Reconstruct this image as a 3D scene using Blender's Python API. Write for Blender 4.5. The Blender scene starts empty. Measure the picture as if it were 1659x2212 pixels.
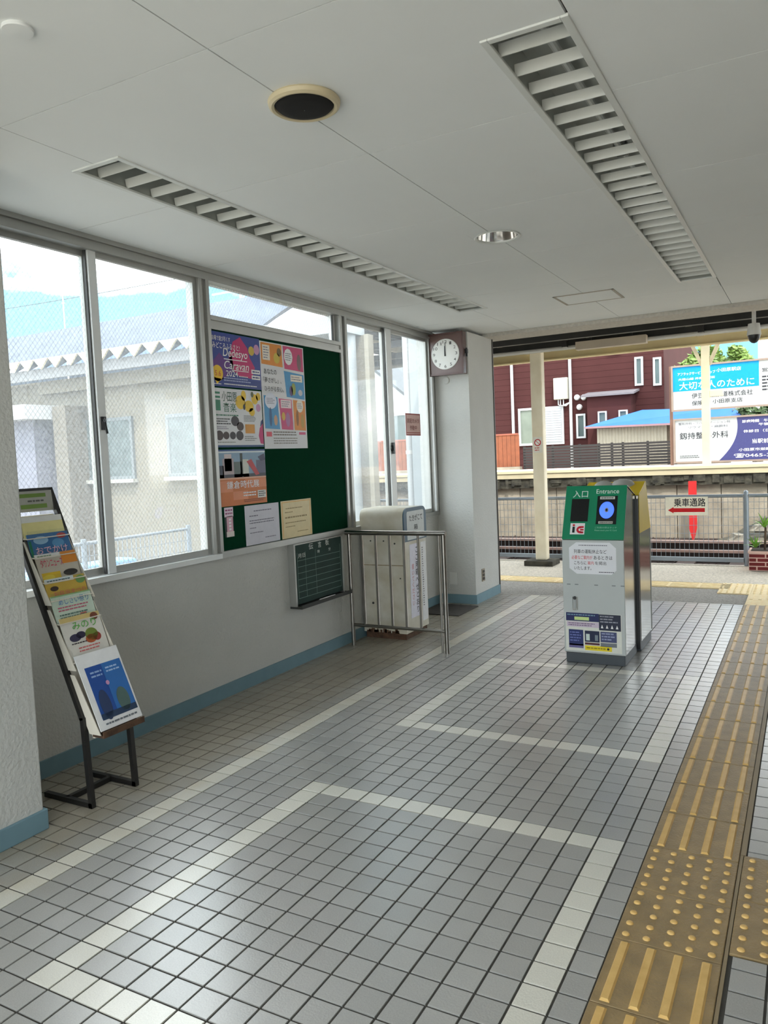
import bpy, math, random
from mathutils import Vector, Matrix
random.seed(7)
S = bpy.context.scene
COL = S.collection

# ------------------------------------------------------------------ camera
YAW, PITCH, ROLL = map(math.radians, (-28.8206, 3.9663, 2.4822))
CAM = Vector((2.0047, -2.8575, 1.4644))
FPX = 1672.73
_f = Vector((math.sin(YAW) * math.cos(PITCH), math.cos(YAW) * math.cos(PITCH), -math.sin(PITCH)))
_r = Vector((math.cos(YAW), -math.sin(YAW), 0))
_d = _f.cross(_r)
_cr = _r * math.cos(ROLL) + _d * math.sin(ROLL)
_cd = -_r * math.sin(ROLL) + _d * math.cos(ROLL)
cd = bpy.data.cameras.new('camera')
cam = bpy.data.objects.new('camera', cd)
COL.objects.link(cam)
_m = Matrix(((_cr.x, -_cd.x, -_f.x, CAM.x), (_cr.y, -_cd.y, -_f.y, CAM.y), (_cr.z, -_cd.z, -_f.z, CAM.z), (0, 0, 0, 1)))
cam.matrix_world = _m
cd.sensor_fit = 'HORIZONTAL'
cd.sensor_width = 36
cd.lens = FPX * 36 / 1659
cd.clip_start = .05
cd.clip_end = 400
S.camera = cam


def project(p):
    q = Vector(p) - CAM
    z = q.dot(_f)
    if z < .05:
        return None
    return 829.5 + FPX * q.dot(_cr) / z, 1106 + FPX * q.dot(_cd) / z, z


# ------------------------------------------------------------------ world, sun, exposure
SKY_STRENGTH = 1.0
SUN_STRENGTH = .6
EXPOSURE = 2.56
w = bpy.data.worlds.new('sky')
S.world = w
w.use_nodes = True
nt = w.node_tree
nt.nodes.clear()
_o = nt.nodes.new('ShaderNodeOutputWorld')
_b = nt.nodes.new('ShaderNodeBackground')
_tc = nt.nodes.new('ShaderNodeTexCoord')
_mp = nt.nodes.new('ShaderNodeMapping')
_mp.inputs['Scale'].default_value = (1, 1, 3.2)
_mp.inputs['Location'].default_value = (4.62, -4.79, 1.26)
_n = nt.nodes.new('ShaderNodeTexNoise')
_n.inputs['Scale'].default_value = 2.3
_n.inputs['Detail'].default_value = 7
_n.inputs['Roughness'].default_value = .55
_rp = nt.nodes.new('ShaderNodeValToRGB')
_rp.color_ramp.elements[0].position = .42
_rp.color_ramp.elements[0].color = (.085, .20, .27, 1)
_rp.color_ramp.elements[1].position = .55
_rp.color_ramp.elements[1].color = (1.16, 1.20, 1.21, 1)
nt.links.new(_tc.outputs['Generated'], _mp.inputs[0])
nt.links.new(_mp.outputs[0], _n.inputs['Vector'])
nt.links.new(_n.outputs[0], _rp.inputs[0])
nt.links.new(_rp.outputs[0], _b.inputs[0])
_b.inputs[1].default_value = SKY_STRENGTH
nt.links.new(_b.outputs[0], _o.inputs[0])

sl = bpy.data.lights.new('sun', 'SUN')
sl.energy = SUN_STRENGTH
sl.angle = math.radians(1.5)
sl.color = (1, .95, .86)
so = bpy.data.objects.new('sun', sl)
COL.objects.link(so)
so.location = (10, -20, 30)
so.rotation_euler = Vector((-.35, .55, -1)).to_track_quat('-Z', 'Y').to_euler()

S.view_settings.view_transform = 'Standard'
S.view_settings.look = 'None'
S.view_settings.gamma = 1
S.view_settings.use_curve_mapping = False
S.view_settings.exposure = EXPOSURE


# ------------------------------------------------------------------ materials
def lin(c):
    c = c / 255
    return c / 12.92 if c <= .04045 else ((c + .055) / 1.055) ** 2.4


def rgb(r, g, b):
    return (lin(r), lin(g), lin(b), 1)


MATS = {}


def mat(name, c, rough=.6, metal=0, var=.06, vscale=6, bump=0, bscale=80, spec=.5, emit=0, tint2=None, detail=4):
    """principled material whose colour and relief come from noise in object-space position"""
    if name in MATS:
        return MATS[name]
    m = bpy.data.materials.new(name)
    m.use_nodes = True
    t = m.node_tree
    p = t.nodes['Principled BSDF']
    p.inputs['Roughness'].default_value = rough
    p.inputs['Metallic'].default_value = metal
    p.inputs['Specular IOR Level'].default_value = spec
    a = rgb(*c)
    if var:
        g = t.nodes.new('ShaderNodeNewGeometry')
        n = t.nodes.new('ShaderNodeTexNoise')
        n.inputs['Scale'].default_value = vscale
        n.inputs['Detail'].default_value = detail
        r = t.nodes.new('ShaderNodeValToRGB')
        r.color_ramp.elements[0].position = .3
        r.color_ramp.elements[1].position = .7
        b2 = rgb(*tint2) if tint2 else tuple(x * (1 - var) for x in a[:3]) + (1,)
        a2 = a if tint2 else tuple(min(1, x * (1 + var)) for x in a[:3]) + (1,)
        r.color_ramp.elements[0].color = b2
        r.color_ramp.elements[1].color = a2
        t.links.new(g.outputs['Position'], n.inputs['Vector'])
        t.links.new(n.outputs[0], r.inputs[0])
        t.links.new(r.outputs[0], p.inputs['Base Color'])
        if emit:
            t.links.new(r.outputs[0], p.inputs['Emission Color'])
            p.inputs['Emission Strength'].default_value = emit
    else:
        p.inputs['Base Color'].default_value = a
        if emit:
            p.inputs['Emission Color'].default_value = a
            p.inputs['Emission Strength'].default_value = emit
    if bump:
        g2 = t.nodes.new('ShaderNodeNewGeometry')
        n2 = t.nodes.new('ShaderNodeTexNoise')
        n2.inputs['Scale'].default_value = bscale
        n2.inputs['Detail'].default_value = 5
        bm = t.nodes.new('ShaderNodeBump')
        bm.inputs['Strength'].default_value = bump
        bm.inputs['Distance'].default_value = .01
        t.links.new(g2.outputs['Position'], n2.inputs['Vector'])
        t.links.new(n2.outputs[0], bm.inputs['Height'])
        t.links.new(bm.outputs[0], p.inputs['Normal'])
    MATS[name] = m
    return m


def cm(r, g, b):
    """printed colour"""
    return mat('print_%d_%d_%d' % (r, g, b), (r, g, b), rough=.45, var=.04, vscale=25, spec=.3)


def tile_mat(name, c, rough, varamt):
    m = mat(name, c, rough=rough, var=0)
    t = m.node_tree
    p = t.nodes['Principled BSDF']
    g = t.nodes.new('ShaderNodeNewGeometry')
    sn = t.nodes.new('ShaderNodeVectorMath')
    sn.operation = 'SNAP'
    sn.inputs[1].default_value = (.1, .1, 1)
    wn = t.nodes.new('ShaderNodeTexWhiteNoise')
    t.links.new(g.outputs['Position'], sn.inputs[0])
    t.links.new(sn.outputs[0], wn.inputs[0])
    n = t.nodes.new('ShaderNodeTexNoise')
    n.inputs['Scale'].default_value = 260
    n.inputs['Detail'].default_value = 3
    t.links.new(g.outputs['Position'], n.inputs['Vector'])
    st = t.nodes.new('ShaderNodeTexNoise')
    st.inputs['Scale'].default_value = 1.7
    st.inputs['Detail'].default_value = 6
    t.links.new(g.outputs['Position'], st.inputs['Vector'])
    ma = t.nodes.new('ShaderNodeMath')
    ma.operation = 'MULTIPLY_ADD'
    ma.inputs[1].default_value = varamt
    t.links.new(wn.outputs[0], ma.inputs[0])
    m2 = t.nodes.new('ShaderNodeMath')
    m2.operation = 'MULTIPLY_ADD'
    m2.inputs[1].default_value = .35
    m2.inputs[2].default_value = 1 - varamt / 2 - .175 - .12
    t.links.new(n.outputs[0], m2.inputs[0])
    m3 = t.nodes.new('ShaderNodeMath')
    m3.operation = 'MULTIPLY_ADD'
    m3.inputs[1].default_value = .24
    t.links.new(st.outputs[0], m3.inputs[0])
    t.links.new(m2.outputs[0], m3.inputs[2])
    t.links.new(m3.outputs[0], ma.inputs[2])
    mx = t.nodes.new('ShaderNodeVectorMath')
    mx.operation = 'SCALE'
    mx.inputs[0].default_value = rgb(*c)[:3]
    t.links.new(ma.outputs[0], mx.inputs['Scale'])
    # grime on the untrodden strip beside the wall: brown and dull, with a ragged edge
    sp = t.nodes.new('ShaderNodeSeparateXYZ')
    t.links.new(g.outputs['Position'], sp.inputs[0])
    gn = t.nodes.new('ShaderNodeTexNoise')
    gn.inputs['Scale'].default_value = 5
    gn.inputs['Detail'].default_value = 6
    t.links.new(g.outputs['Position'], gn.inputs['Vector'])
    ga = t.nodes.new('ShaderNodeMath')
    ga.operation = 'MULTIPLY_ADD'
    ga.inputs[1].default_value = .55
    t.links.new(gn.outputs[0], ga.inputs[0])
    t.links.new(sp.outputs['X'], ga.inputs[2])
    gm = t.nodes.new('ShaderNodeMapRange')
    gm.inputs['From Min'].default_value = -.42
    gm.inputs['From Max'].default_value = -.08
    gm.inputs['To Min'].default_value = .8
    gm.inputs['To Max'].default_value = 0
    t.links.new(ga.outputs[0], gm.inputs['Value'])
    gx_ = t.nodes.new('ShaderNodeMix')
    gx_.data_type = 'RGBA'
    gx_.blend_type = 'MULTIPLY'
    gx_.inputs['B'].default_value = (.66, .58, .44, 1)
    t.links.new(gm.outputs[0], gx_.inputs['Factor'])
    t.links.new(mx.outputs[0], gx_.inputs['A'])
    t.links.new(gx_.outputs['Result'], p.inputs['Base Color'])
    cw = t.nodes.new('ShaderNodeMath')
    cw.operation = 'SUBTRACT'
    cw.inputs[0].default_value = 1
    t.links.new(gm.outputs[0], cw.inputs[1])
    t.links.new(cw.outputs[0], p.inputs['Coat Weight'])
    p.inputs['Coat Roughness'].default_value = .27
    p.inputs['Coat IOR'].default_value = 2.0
    bm = t.nodes.new('ShaderNodeBump')
    bm.inputs['Strength'].default_value = .3
    bm.inputs['Distance'].default_value = .003
    n3 = t.nodes.new('ShaderNodeTexNoise')
    n3.inputs['Scale'].default_value = 150
    n3.inputs['Detail'].default_value = 4
    t.links.new(g.outputs['Position'], n3.inputs['Vector'])
    t.links.new(n3.outputs[0], bm.inputs['Height'])
    t.links.new(bm.outputs[0], p.inputs['Normal'])
    return m


def glass_mat(name, haze, wired):
    m = bpy.data.materials.new(name)
    m.use_nodes = True
    t = m.node_tree
    t.nodes.clear()
    out = t.nodes.new('ShaderNodeOutputMaterial')
    tr = t.nodes.new('ShaderNodeBsdfTransparent')
    tr.inputs[0].default_value = (.97, .98, .98, 1)
    tl = t.nodes.new('ShaderNodeBsdfTranslucent')
    tl.inputs[0].default_value = (.9, .93, .95, 1)
    gl = t.nodes.new('ShaderNodeBsdfGlossy')
    gl.inputs['Roughness'].default_value = .03
    lw = t.nodes.new('ShaderNodeLayerWeight')
    pw = t.nodes.new('ShaderNodeMath')
    pw.operation = 'POWER'
    pw.inputs[1].default_value = 4
    t.links.new(lw.outputs['Facing'], pw.inputs[0])
    fr = t.nodes.new('ShaderNodeMath')
    fr.operation = 'MULTIPLY_ADD'
    fr.inputs[1].default_value = .4
    fr.inputs[2].default_value = .02
    t.links.new(pw.outputs[0], fr.inputs[0])
    g = t.nodes.new('ShaderNodeNewGeometry')
    n = t.nodes.new('ShaderNodeTexNoise')
    n.inputs['Scale'].default_value = 60
    n.inputs['Detail'].default_value = 6
    t.links.new(g.outputs['Position'], n.inputs['Vector'])
    mu = t.nodes.new('ShaderNodeMath')
    mu.operation = 'MULTIPLY'
    mu.inputs[1].default_value = haze * 2
    t.links.new(n.outputs[0], mu.inputs[0])
    a = t.nodes.new('ShaderNodeMixShader')
    t.links.new(mu.outputs[0], a.inputs[0])
    t.links.new(tr.outputs[0], a.inputs[1])
    t.links.new(tl.outputs[0], a.inputs[2])
    last = a
    if wired:
        sx = t.nodes.new('ShaderNodeSeparateXYZ')
        t.links.new(g.outputs['Position'], sx.inputs[0])
        res = []
        for op in ('ADD', 'SUBTRACT'):
            k = t.nodes.new('ShaderNodeMath')
            k.operation = 'MULTIPLY'
            k.inputs[1].default_value = 1.25
            t.links.new(sx.outputs['Y'], k.inputs[0])
            q = t.nodes.new('ShaderNodeMath')
            q.operation = op
            t.links.new(k.outputs[0], q.inputs[0])
            t.links.new(sx.outputs['Z'], q.inputs[1])
            pp = t.nodes.new('ShaderNodeMath')
            pp.operation = 'PINGPONG'
            pp.inputs[1].default_value = .0165
            t.links.new(q.outputs[0], pp.inputs[0])
            lt = t.nodes.new('ShaderNodeMath')
            lt.operation = 'LESS_THAN'
            lt.inputs[1].default_value = .0011
            t.links.new(pp.outputs[0], lt.inputs[0])
            res.append(lt)
        mxn = t.nodes.new('ShaderNodeMath')
        mxn.operation = 'MAXIMUM'
        t.links.new(res[0].outputs[0], mxn.inputs[0])
        t.links.new(res[1].outputs[0], mxn.inputs[1])
        df = t.nodes.new('ShaderNodeBsdfDiffuse')
        df.inputs[0].default_value = rgb(165, 168, 168)
        wmix = t.nodes.new('ShaderNodeMixShader')
        wk = t.nodes.new('ShaderNodeMath')
        wk.operation = 'MULTIPLY'
        wk.inputs[1].default_value = .38
        t.links.new(mxn.outputs[0], wk.inputs[0])
        t.links.new(wk.outputs[0], wmix.inputs[0])
        t.links.new(a.outputs[0], wmix.inputs[1])
        t.links.new(df.outputs[0], wmix.inputs[2])
        last = wmix
    b = t.nodes.new('ShaderNodeMixShader')
    t.links.new(fr.outputs[0], b.inputs[0])
    t.links.new(last.outputs[0], b.inputs[1])
    t.links.new(gl.outputs[0], b.inputs[2])
    t.links.new(b.outputs[0], out.inputs[0])
    MATS[name] = m
    return m


M_DIMWALL = mat('low_bounce_brown', (124, 112, 98), rough=.7, var=.08, vscale=4)  # dark brown chosen to cut bounce from the unseen right wall
M_WALL = mat('painted_stucco_wall', (198, 198, 194), rough=.85, var=.03, vscale=3, bump=.5, bscale=60)
M_BASE = mat('blue_grey_skirting_paint', (112, 143, 155), rough=.5, var=.05, vscale=9)
M_CEIL = mat('ceiling_board_paint', (236, 238, 237), rough=.8, var=.015, vscale=2)
M_CGAP = mat('ceiling_joint_backing', (95, 92, 86), rough=.9)  # dark board showing through the ceiling joints
M_BEAM = mat('rough_stucco_beam', (196, 190, 180), rough=.9, var=.1, vscale=40, bump=.9, bscale=55)
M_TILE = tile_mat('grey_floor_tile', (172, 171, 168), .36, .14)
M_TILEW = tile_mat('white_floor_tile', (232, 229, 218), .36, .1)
M_GROUT = mat('dark_grout', (72, 70, 66), rough=.9, var=.2, vscale=12)
M_TACT = mat('tactile_plate_brown', (168, 142, 100), rough=.36, var=.15, vscale=14, tint2=(146, 124, 88), bump=.3, bscale=120)
M_TACTB = mat('tactile_bar_ochre', (236, 196, 124), rough=.4, var=.1, vscale=20, tint2=(222, 180, 108))
M_ALU = mat('window_aluminium', (168, 168, 164), rough=.42, metal=.55, var=.05)
M_ALUW = mat('window_aluminium_bright', (232, 234, 234), rough=.4, var=.04)
M_ALUD = mat('window_gasket_dark', (70, 70, 70), rough=.6)
M_GLASSW = glass_mat('wired_window_glass', .08, True)
M_GLASS = glass_mat('clear_window_glass', .07, False)
M_GREEN = mat('green_felt_board', (0, 52, 32), rough=1, var=.06, vscale=30, spec=.1)
M_CHROME = mat('polished_reflector', (225, 225, 225), rough=.12, metal=1, var=.02)
M_STEEL = mat('brushed_stainless', (150, 148, 144), rough=.14, metal=1, var=.08, vscale=10)
M_RAIL = mat('dull_stainless_tube', (150, 146, 140), rough=.3, metal=1, var=.12, vscale=12)
M_BLACK = mat('black_plastic', (22, 22, 23), rough=.4)
M_BLACKM = mat('black_painted_steel', (30, 28, 27), rough=.45)
M_DARK = mat('dark_grey_plinth', (66, 72, 78), rough=.5)
M_LAMP = mat('lamp_white_enamel', (216, 218, 214), rough=.35, var=.02)
M_LAMPIN = mat('lamp_inner_reflector', (178, 182, 178), rough=.35, metal=.2, var=.03)
M_TUBE = mat('unlit_tube_glass', (214, 216, 214), rough=.2, var=.02)
M_CREAM = mat('cream_painted_steel', (240, 230, 204), rough=.55, var=.06, vscale=5, tint2=(228, 214, 184))
M_CREAMF = mat('far_cream_paint', (196, 182, 150), rough=.6, var=.08, vscale=4)  # cream of the far platform parts, toned down against overexposure
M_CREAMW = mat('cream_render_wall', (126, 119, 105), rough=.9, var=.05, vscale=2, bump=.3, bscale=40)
M_ASPH = mat('worn_asphalt', (166, 161, 154), rough=.95, var=.3, vscale=60, bump=.6, bscale=180)
M_ASPHL = mat('pale_ground', (206, 196, 180), rough=.95, var=.25, vscale=45, bump=.5, bscale=120)
M_YELL = mat('yellow_tactile_paving', (255, 236, 192), rough=.7, var=.12, vscale=20, tint2=(248, 220, 168))
M_BALL = mat('rusty_ballast', (56, 44, 39), rough=.98, var=.5, vscale=22, bump=1, bscale=30)
M_RAILS = mat('rail_steel', (196, 160, 146), rough=.5, var=.15)
M_RAILW = mat('rail_web_rust', (48, 35, 31), rough=.8)
M_SLEEP = mat('dark_timber_sleeper', (58, 44, 38), rough=.9, var=.3)
M_CONC = mat('grey_concrete_panel', (172, 160, 142), rough=.95, var=.25, vscale=4, tint2=(140, 130, 115), bump=.4, bscale=40)
M_MOSS = mat('mossy_dark_stone', (82, 78, 66), rough=.98, var=.6, vscale=9, tint2=(40, 38, 33), bump=1, bscale=20)
M_FENCE = mat('galvanised_fence', (142, 150, 158), rough=.45, metal=.5, var=.08)
M_MAROON = mat('maroon_siding', (68, 37, 36), rough=.9, spec=.2, var=.08, vscale=2)
M_WHITE = mat('white_paint', (238, 238, 236), rough=.5, var=.02)
M_WHITEF = mat('white_exterior_paint', (186, 187, 188), rough=.6, var=.03)
M_DGLASS = mat('far_window_glass', (84, 98, 98), rough=.3, spec=.3, var=.15, vscale=2)
M_BLUER = mat('blue_metal_roof', (42, 98, 178), rough=.45, var=.06, vscale=3)
M_SHED = mat('cream_corrugated_wall', (172, 163, 146), rough=.7, var=.06)
M_DFENCE = mat('dark_brown_slat', (42, 37, 36), rough=.6, var=.1)
M_ORANGE = mat('orange_stained_plank', (128, 70, 42), rough=.7, var=.15, vscale=8)
M_LEAF = mat('tree_leaf', (120, 144, 66), rough=.6, var=.4, vscale=3, tint2=(62, 86, 34))
M_LEAF2 = mat('planter_leaf', (150, 196, 84), rough=.5, var=.3, vscale=14, tint2=(96, 150, 52))
M_BARK = mat('tree_bark', (86, 70, 56), rough=.95, var=.3, vscale=20)
M_ROOFG = mat('grey_folded_plate_roof', (86, 95, 110), rough=.5, var=.15, vscale=3)
M_RBLUE = mat('blue_slate_roof', (70, 92, 124), rough=.7, var=.12)
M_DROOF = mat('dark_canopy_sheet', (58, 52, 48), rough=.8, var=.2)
M_DSTEEL = mat('dark_canopy_steel', (50, 50, 48), rough=.6, var=.15)
M_LGREY = mat('light_grey_conduit', (214, 212, 206), rough=.5)
M_TAUPE = mat('taupe_lamp_housing', (200, 186, 166), rough=.6)
M_GATE = mat('pale_grey_cabinet_paint', (186, 190, 188), rough=.45, var=.02)
M_GGREEN = mat('gate_green_panel', (0, 132, 92), rough=.35, var=.02)
M_GYELL = mat('gate_yellow_panel', (224, 190, 0), rough=.35, var=.04)
M_REDB = mat('red_brick', (112, 34, 34), rough=.85, var=.2)
M_MORT = mat('pinkish_mortar', (226, 190, 176), rough=.9)
M_RED = mat('red_paint', (206, 40, 40), rough=.5)
M_OLDW = mat('weathered_white_enamel', (214, 210, 198), rough=.55, var=.25, vscale=7, tint2=(190, 182, 160))
M_RUST = mat('rust', (86, 62, 46), rough=.9, var=.4, vscale=30)
M_BROWN = mat('smoky_brown_case', (104, 82, 78), rough=.25, var=.06)
M_PAPER = mat('white_paper', (232, 232, 236), rough=.7, var=.02)
M_SOIL = mat('planter_soil', (58, 46, 36), rough=1, var=.3, vscale=40)
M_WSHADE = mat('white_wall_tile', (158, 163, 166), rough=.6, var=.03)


# ------------------------------------------------------------------ mesh helpers
class MB:
    def __init__(s):
        s.v = []; s.f = []; s.mi = []; s.mats = []

    def m(s, mt):
        if mt not in s.mats:
            s.mats.append(mt)
        return s.mats.index(mt)

    def add(s, verts, faces, mt):
        k = len(s.v); i = s.m(mt)
        s.v += [tuple(p) for p in verts]
        for f in faces:
            s.f.append(tuple(a + k for a in f)); s.mi.append(i)
        return s

    def box(s, x0, y0, z0, x1, y1, z1, mt):
        v = [(x0, y0, z0), (x1, y0, z0), (x1, y1, z0), (x0, y1, z0), (x0, y0, z1), (x1, y0, z1), (x1, y1, z1), (x0, y1, z1)]
        return s.add(v, [(3, 2, 1, 0), (4, 5, 6, 7), (0, 1, 5, 4), (1, 2, 6, 5), (2, 3, 7, 6), (3, 0, 4, 7)], mt)

    def prism(s, poly, axis, a, b, mt):
        """poly in the two other axes (cyclic order), extruded along axis from a to b"""
        def P(u, v, w_):
            return ((w_, u, v), (v, w_, u), (u, v, w_))[axis]
        n = len(poly)
        v = [P(p[0], p[1], a) for p in poly] + [P(p[0], p[1], b) for p in poly]
        f = [tuple(reversed(range(n))), tuple(range(n, 2 * n))] + [(i, (i + 1) % n, n + (i + 1) % n, n + i) for i in range(n)]
        return s.add(v, f, mt)

    def cyl(s, p0, p1, r0, mt, n=12, r1=None, caps=True):
        p0 = Vector(p0); p1 = Vector(p1); r1 = r0 if r1 is None else r1
        d = (p1 - p0).normalized()
        a = d.orthogonal().normalized(); b = d.cross(a)
        v = []
        for p, r in ((p0, r0), (p1, r1)):
            for i in range(n):
                t = 2 * math.pi * i / n
                v.append(p + a * (r * math.cos(t)) + b * (r * math.sin(t)))
        f = [(i, (i + 1) % n, n + (i + 1) % n, n + i) for i in range(n)]
        if caps:
            f += [tuple(reversed(range(n))), tuple(range(n, 2 * n))]
        return s.add(v, f, mt)

    def tube(s, pts, r, mt, n=8):
        pts = [Vector(p) for p in pts]
        v = []; f = []
        d0 = (pts[1] - pts[0]).normalized()
        a = d0.orthogonal().normalized()
        for k, p in enumerate(pts):
            d = (pts[min(k + 1, len(pts) - 1)] - pts[max(k - 1, 0)]).normalized()
            a = (a - d * a.dot(d)).normalized(); b = d.cross(a)
            for i in range(n):
                t = 2 * math.pi * i / n
                v.append(p + a * (r * math.cos(t)) + b * (r * math.sin(t)))
        for k in range(len(pts) - 1):
            for i in range(n):
                f.append((k * n + i, k * n + (i + 1) % n, (k + 1) * n + (i + 1) % n, (k + 1) * n + i))
        f += [tuple(reversed(range(n))), tuple(range((len(pts) - 1) * n, len(pts) * n))]
        return s.add(v, f, mt)

    def lathe(s, prof, c, mt, n=32, axis=2):
        """prof: list of (r, h) about vertical axis through c"""
        v = []; f = []
        for r, h in prof:
            for i in range(n):
                t = 2 * math.pi * i / n
                if axis == 2:
                    v.append((c[0] + r * math.cos(t), c[1] + r * math.sin(t), c[2] + h))
                elif axis == 1:
                    v.append((c[0] + r * math.cos(t), c[1] + h, c[2] + r * math.sin(t)))
                else:
                    v.append((c[0] + h, c[1] + r * math.cos(t), c[2] + r * math.sin(t)))
        for k in range(len(prof) - 1):
            for i in range(n):
                f.append((k * n + i, k * n + (i + 1) % n, (k + 1) * n + (i + 1) % n, (k + 1) * n + i))
        return s.add(v, f, mt)

    def bar(s, p0, p1, w_, h, mt, up=(0, 0, 1)):
        """rectangular bar from p0 to p1, w_ sideways, h along up"""
        p0 = Vector(p0); p1 = Vector(p1); d = (p1 - p0).normalized()
        sd = d.cross(Vector(up))
        sd = sd.normalized() if sd.length > 1e-6 else d.orthogonal().normalized()
        u = sd.cross(d).normalized()
        v = []
        for p in (p0, p1):
            for a, b in ((-1, -1), (1, -1), (1, 1), (-1, 1)):
                v.append(p + sd * (a * w_ / 2) + u * (b * h / 2))
        return s.add(v, [(3, 2, 1, 0), (4, 5, 6, 7), (0, 1, 5, 4), (1, 2, 6, 5), (2, 3, 7, 6), (3, 0, 4, 7)], mt)

    def build(s, name, parent=None, base=None, smooth=False, bevel=0, kind=None, label=None):
        b = Vector(base) if base is not None else (Vector(BASES.get(parent.name, (0, 0, 0))) if parent else Vector((0, 0, 0)))
        me = bpy.data.meshes.new(name)
        me.from_pydata([(p[0] - b.x, p[1] - b.y, p[2] - b.z) for p in s.v], [], s.f)
        for mt in s.mats:
            me.materials.append(mt)
        me.polygons.foreach_set('material_index', s.mi)
        if smooth:
            me.polygons.foreach_set('use_smooth', [True] * len(me.polygons))
        me.update()
        o = bpy.data.objects.new(name, me)
        COL.objects.link(o)
        if smooth:
            md = o.modifiers.new('edges', 'EDGE_SPLIT'); md.split_angle = math.radians(35)
        if bevel:
            md = o.modifiers.new('bevel', 'BEVEL'); md.width = bevel; md.segments = 2; md.limit_method = 'ANGLE'
        if parent:
            o.parent = parent
        else:
            o.location = b
        BASES[o.name] = tuple(b)
        if kind:
            o['kind'] = kind
        if label:
            o['label'] = label
        return o


BASES = {}


def tag(o, label, cat, group=None):
    o['label'] = label; o['category'] = cat
    if group:
        o['group'] = group
    return o


def thing(name, base, label, cat, group=None):
    o = bpy.data.objects.new(name, None)
    o.empty_display_size = .1
    COL.objects.link(o)
    o.location = base
    BASES[o.name] = tuple(base)
    return tag(o, label, cat, group)


def struct(name, base=(0, 0, 0)):
    o = bpy.data.objects.new(name, None)
    COL.objects.link(o)
    o.location = base
    BASES[o.name] = tuple(base)
    o['kind'] = 'structure'
    return o


def inst(name, me, parent, loc, kind=None):
    o = bpy.data.objects.new(name, me)
    COL.objects.link(o)
    o.parent = parent
    b = BASES.get(parent.name, (0, 0, 0))
    o.location = (loc[0] - b[0], loc[1] - b[1], loc[2] - b[2])
    return o


def mesh_only(mb, name):
    me = bpy.data.meshes.new(name)
    me.from_pydata(mb.v, [], mb.f)
    for mt in mb.mats:
        me.materials.append(mt)
    me.polygons.foreach_set('material_index', mb.mi)
    me.update()
    return me


_tcv = bpy.data.curves.new('lettering_source', 'FONT')
_tcv.resolution_u = 3
_tob = bpy.data.objects.new('lettering_source', _tcv)
COL.objects.link(_tob)
_TX = {}


def text_geo(body, vertical=False, bold=0):
    key = (body, vertical, bold)
    if key not in _TX:
        _tcv.body = '\n'.join(body) if vertical else body
        _tcv.offset = bold
        dg = bpy.context.evaluated_depsgraph_get()
        me = bpy.data.meshes.new_from_object(_tob.evaluated_get(dg))
        vs = [(v.co.x, v.co.y) for v in me.vertices]
        fs = [tuple(p.vertices) for p in me.polygons]
        bpy.data.meshes.remove(me)
        x0 = min(v[0] for v in vs); x1 = max(v[0] for v in vs); y0 = min(v[1] for v in vs); y1 = max(v[1] for v in vs)
        _TX[key] = ([((a - x0) / (x1 - x0), (b - y0) / (y1 - y0)) for a, b in vs], fs)
    return _TX[key]


class Pan:
    """flat drawing surface: origin O (bottom left), unit vectors u (right), v (up); layers stand off along u x v"""
    def __init__(s, O, u, v, step=.0006):
        s.O = Vector(O); s.u = Vector(u).normalized(); s.v = Vector(v).normalized(); s.n = s.u.cross(s.v); s.step = step; s.mb = MB(); s.texts = []

    def P(s, x, y, l):
        return s.O + s.u * x + s.v * y + s.n * (s.step * l)

    def poly(s, pts, mt, l=1):
        s.mb.add([s.P(x, y, l) for x, y in pts], [tuple(range(len(pts)))], mt); return s

    def rect(s, x0, y0, x1, y1, mt, l=1):
        return s.poly([(x0, y0), (x1, y0), (x1, y1), (x0, y1)], mt, l)

    def ell(s, cx, cy, rx, ry, mt, l=1, n=24):
        return s.poly([(cx + rx * math.cos(2 * math.pi * i / n), cy + ry * math.sin(2 * math.pi * i / n)) for i in range(n)], mt, l)

    def text(s, body, x0, y0, x1, y1, mt, l=2, shear=0, vertical=False, bold=.004):
        vs, fs = text_geo(body, vertical, bold)
        tm = MB(); tm.add([s.P(x0 + (x1 - x0) * (a + shear * b), y0 + (y1 - y0) * b, l) for a, b in vs], fs, mt); s.texts.append(tm); return s

    def lines(s, x0, y0, x1, y1, n, mt, l=2, fill=.45, rag=.3):
        """rows of small illegible print as broken strokes"""
        h = (y1 - y0) / n
        for i in range(n):
            yy = y1 - h * (i + .5)
            xe = x1 - (x1 - x0) * random.uniform(0, rag)
            x = x0
            while x < xe - h * .3:
                wd = min(random.uniform(.5, 1.6) * h, xe - x)
                s.rect(x, yy - h * fill / 2, x + wd, yy + h * fill / 2, mt, l)
                x += wd + h * .22
        return s

    def sheet(s, w_, h, t, mt):
        a = [s.P(0, 0, 0), s.P(w_, 0, 0), s.P(w_, h, 0), s.P(0, h, 0)]
        b = [p - s.n * t for p in a]
        s.mb.add(b + a, [(3, 2, 1, 0), (4, 5, 6, 7), (0, 1, 5, 4), (1, 2, 6, 5), (2, 3, 7, 6), (3, 0, 4, 7)], mt); return s

    def fin(s, name, parent):
        """build what was drawn as one part and every line of text as a part of its own"""
        o = None
        if s.mb.v:
            small = name in ('lettering', 'small_print')
            o = s.mb.build('small_print' if small else name, parent, kind='stuff' if small else None)
        for tm in s.texts:
            tm.build('lettering' if name != 'numerals' else 'numeral', parent)
        s.mb = MB(); s.texts = []
        return o


XW = -1.235      # inner face of the window wall
ZC = 2.67        # ceiling height
XL, XR2 = -.765, 3.6
YB = -4.9        # back of the hall
UX, UY, UZ = (1, 0, 0), (0, 1, 0), (0, 0, 1)

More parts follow.
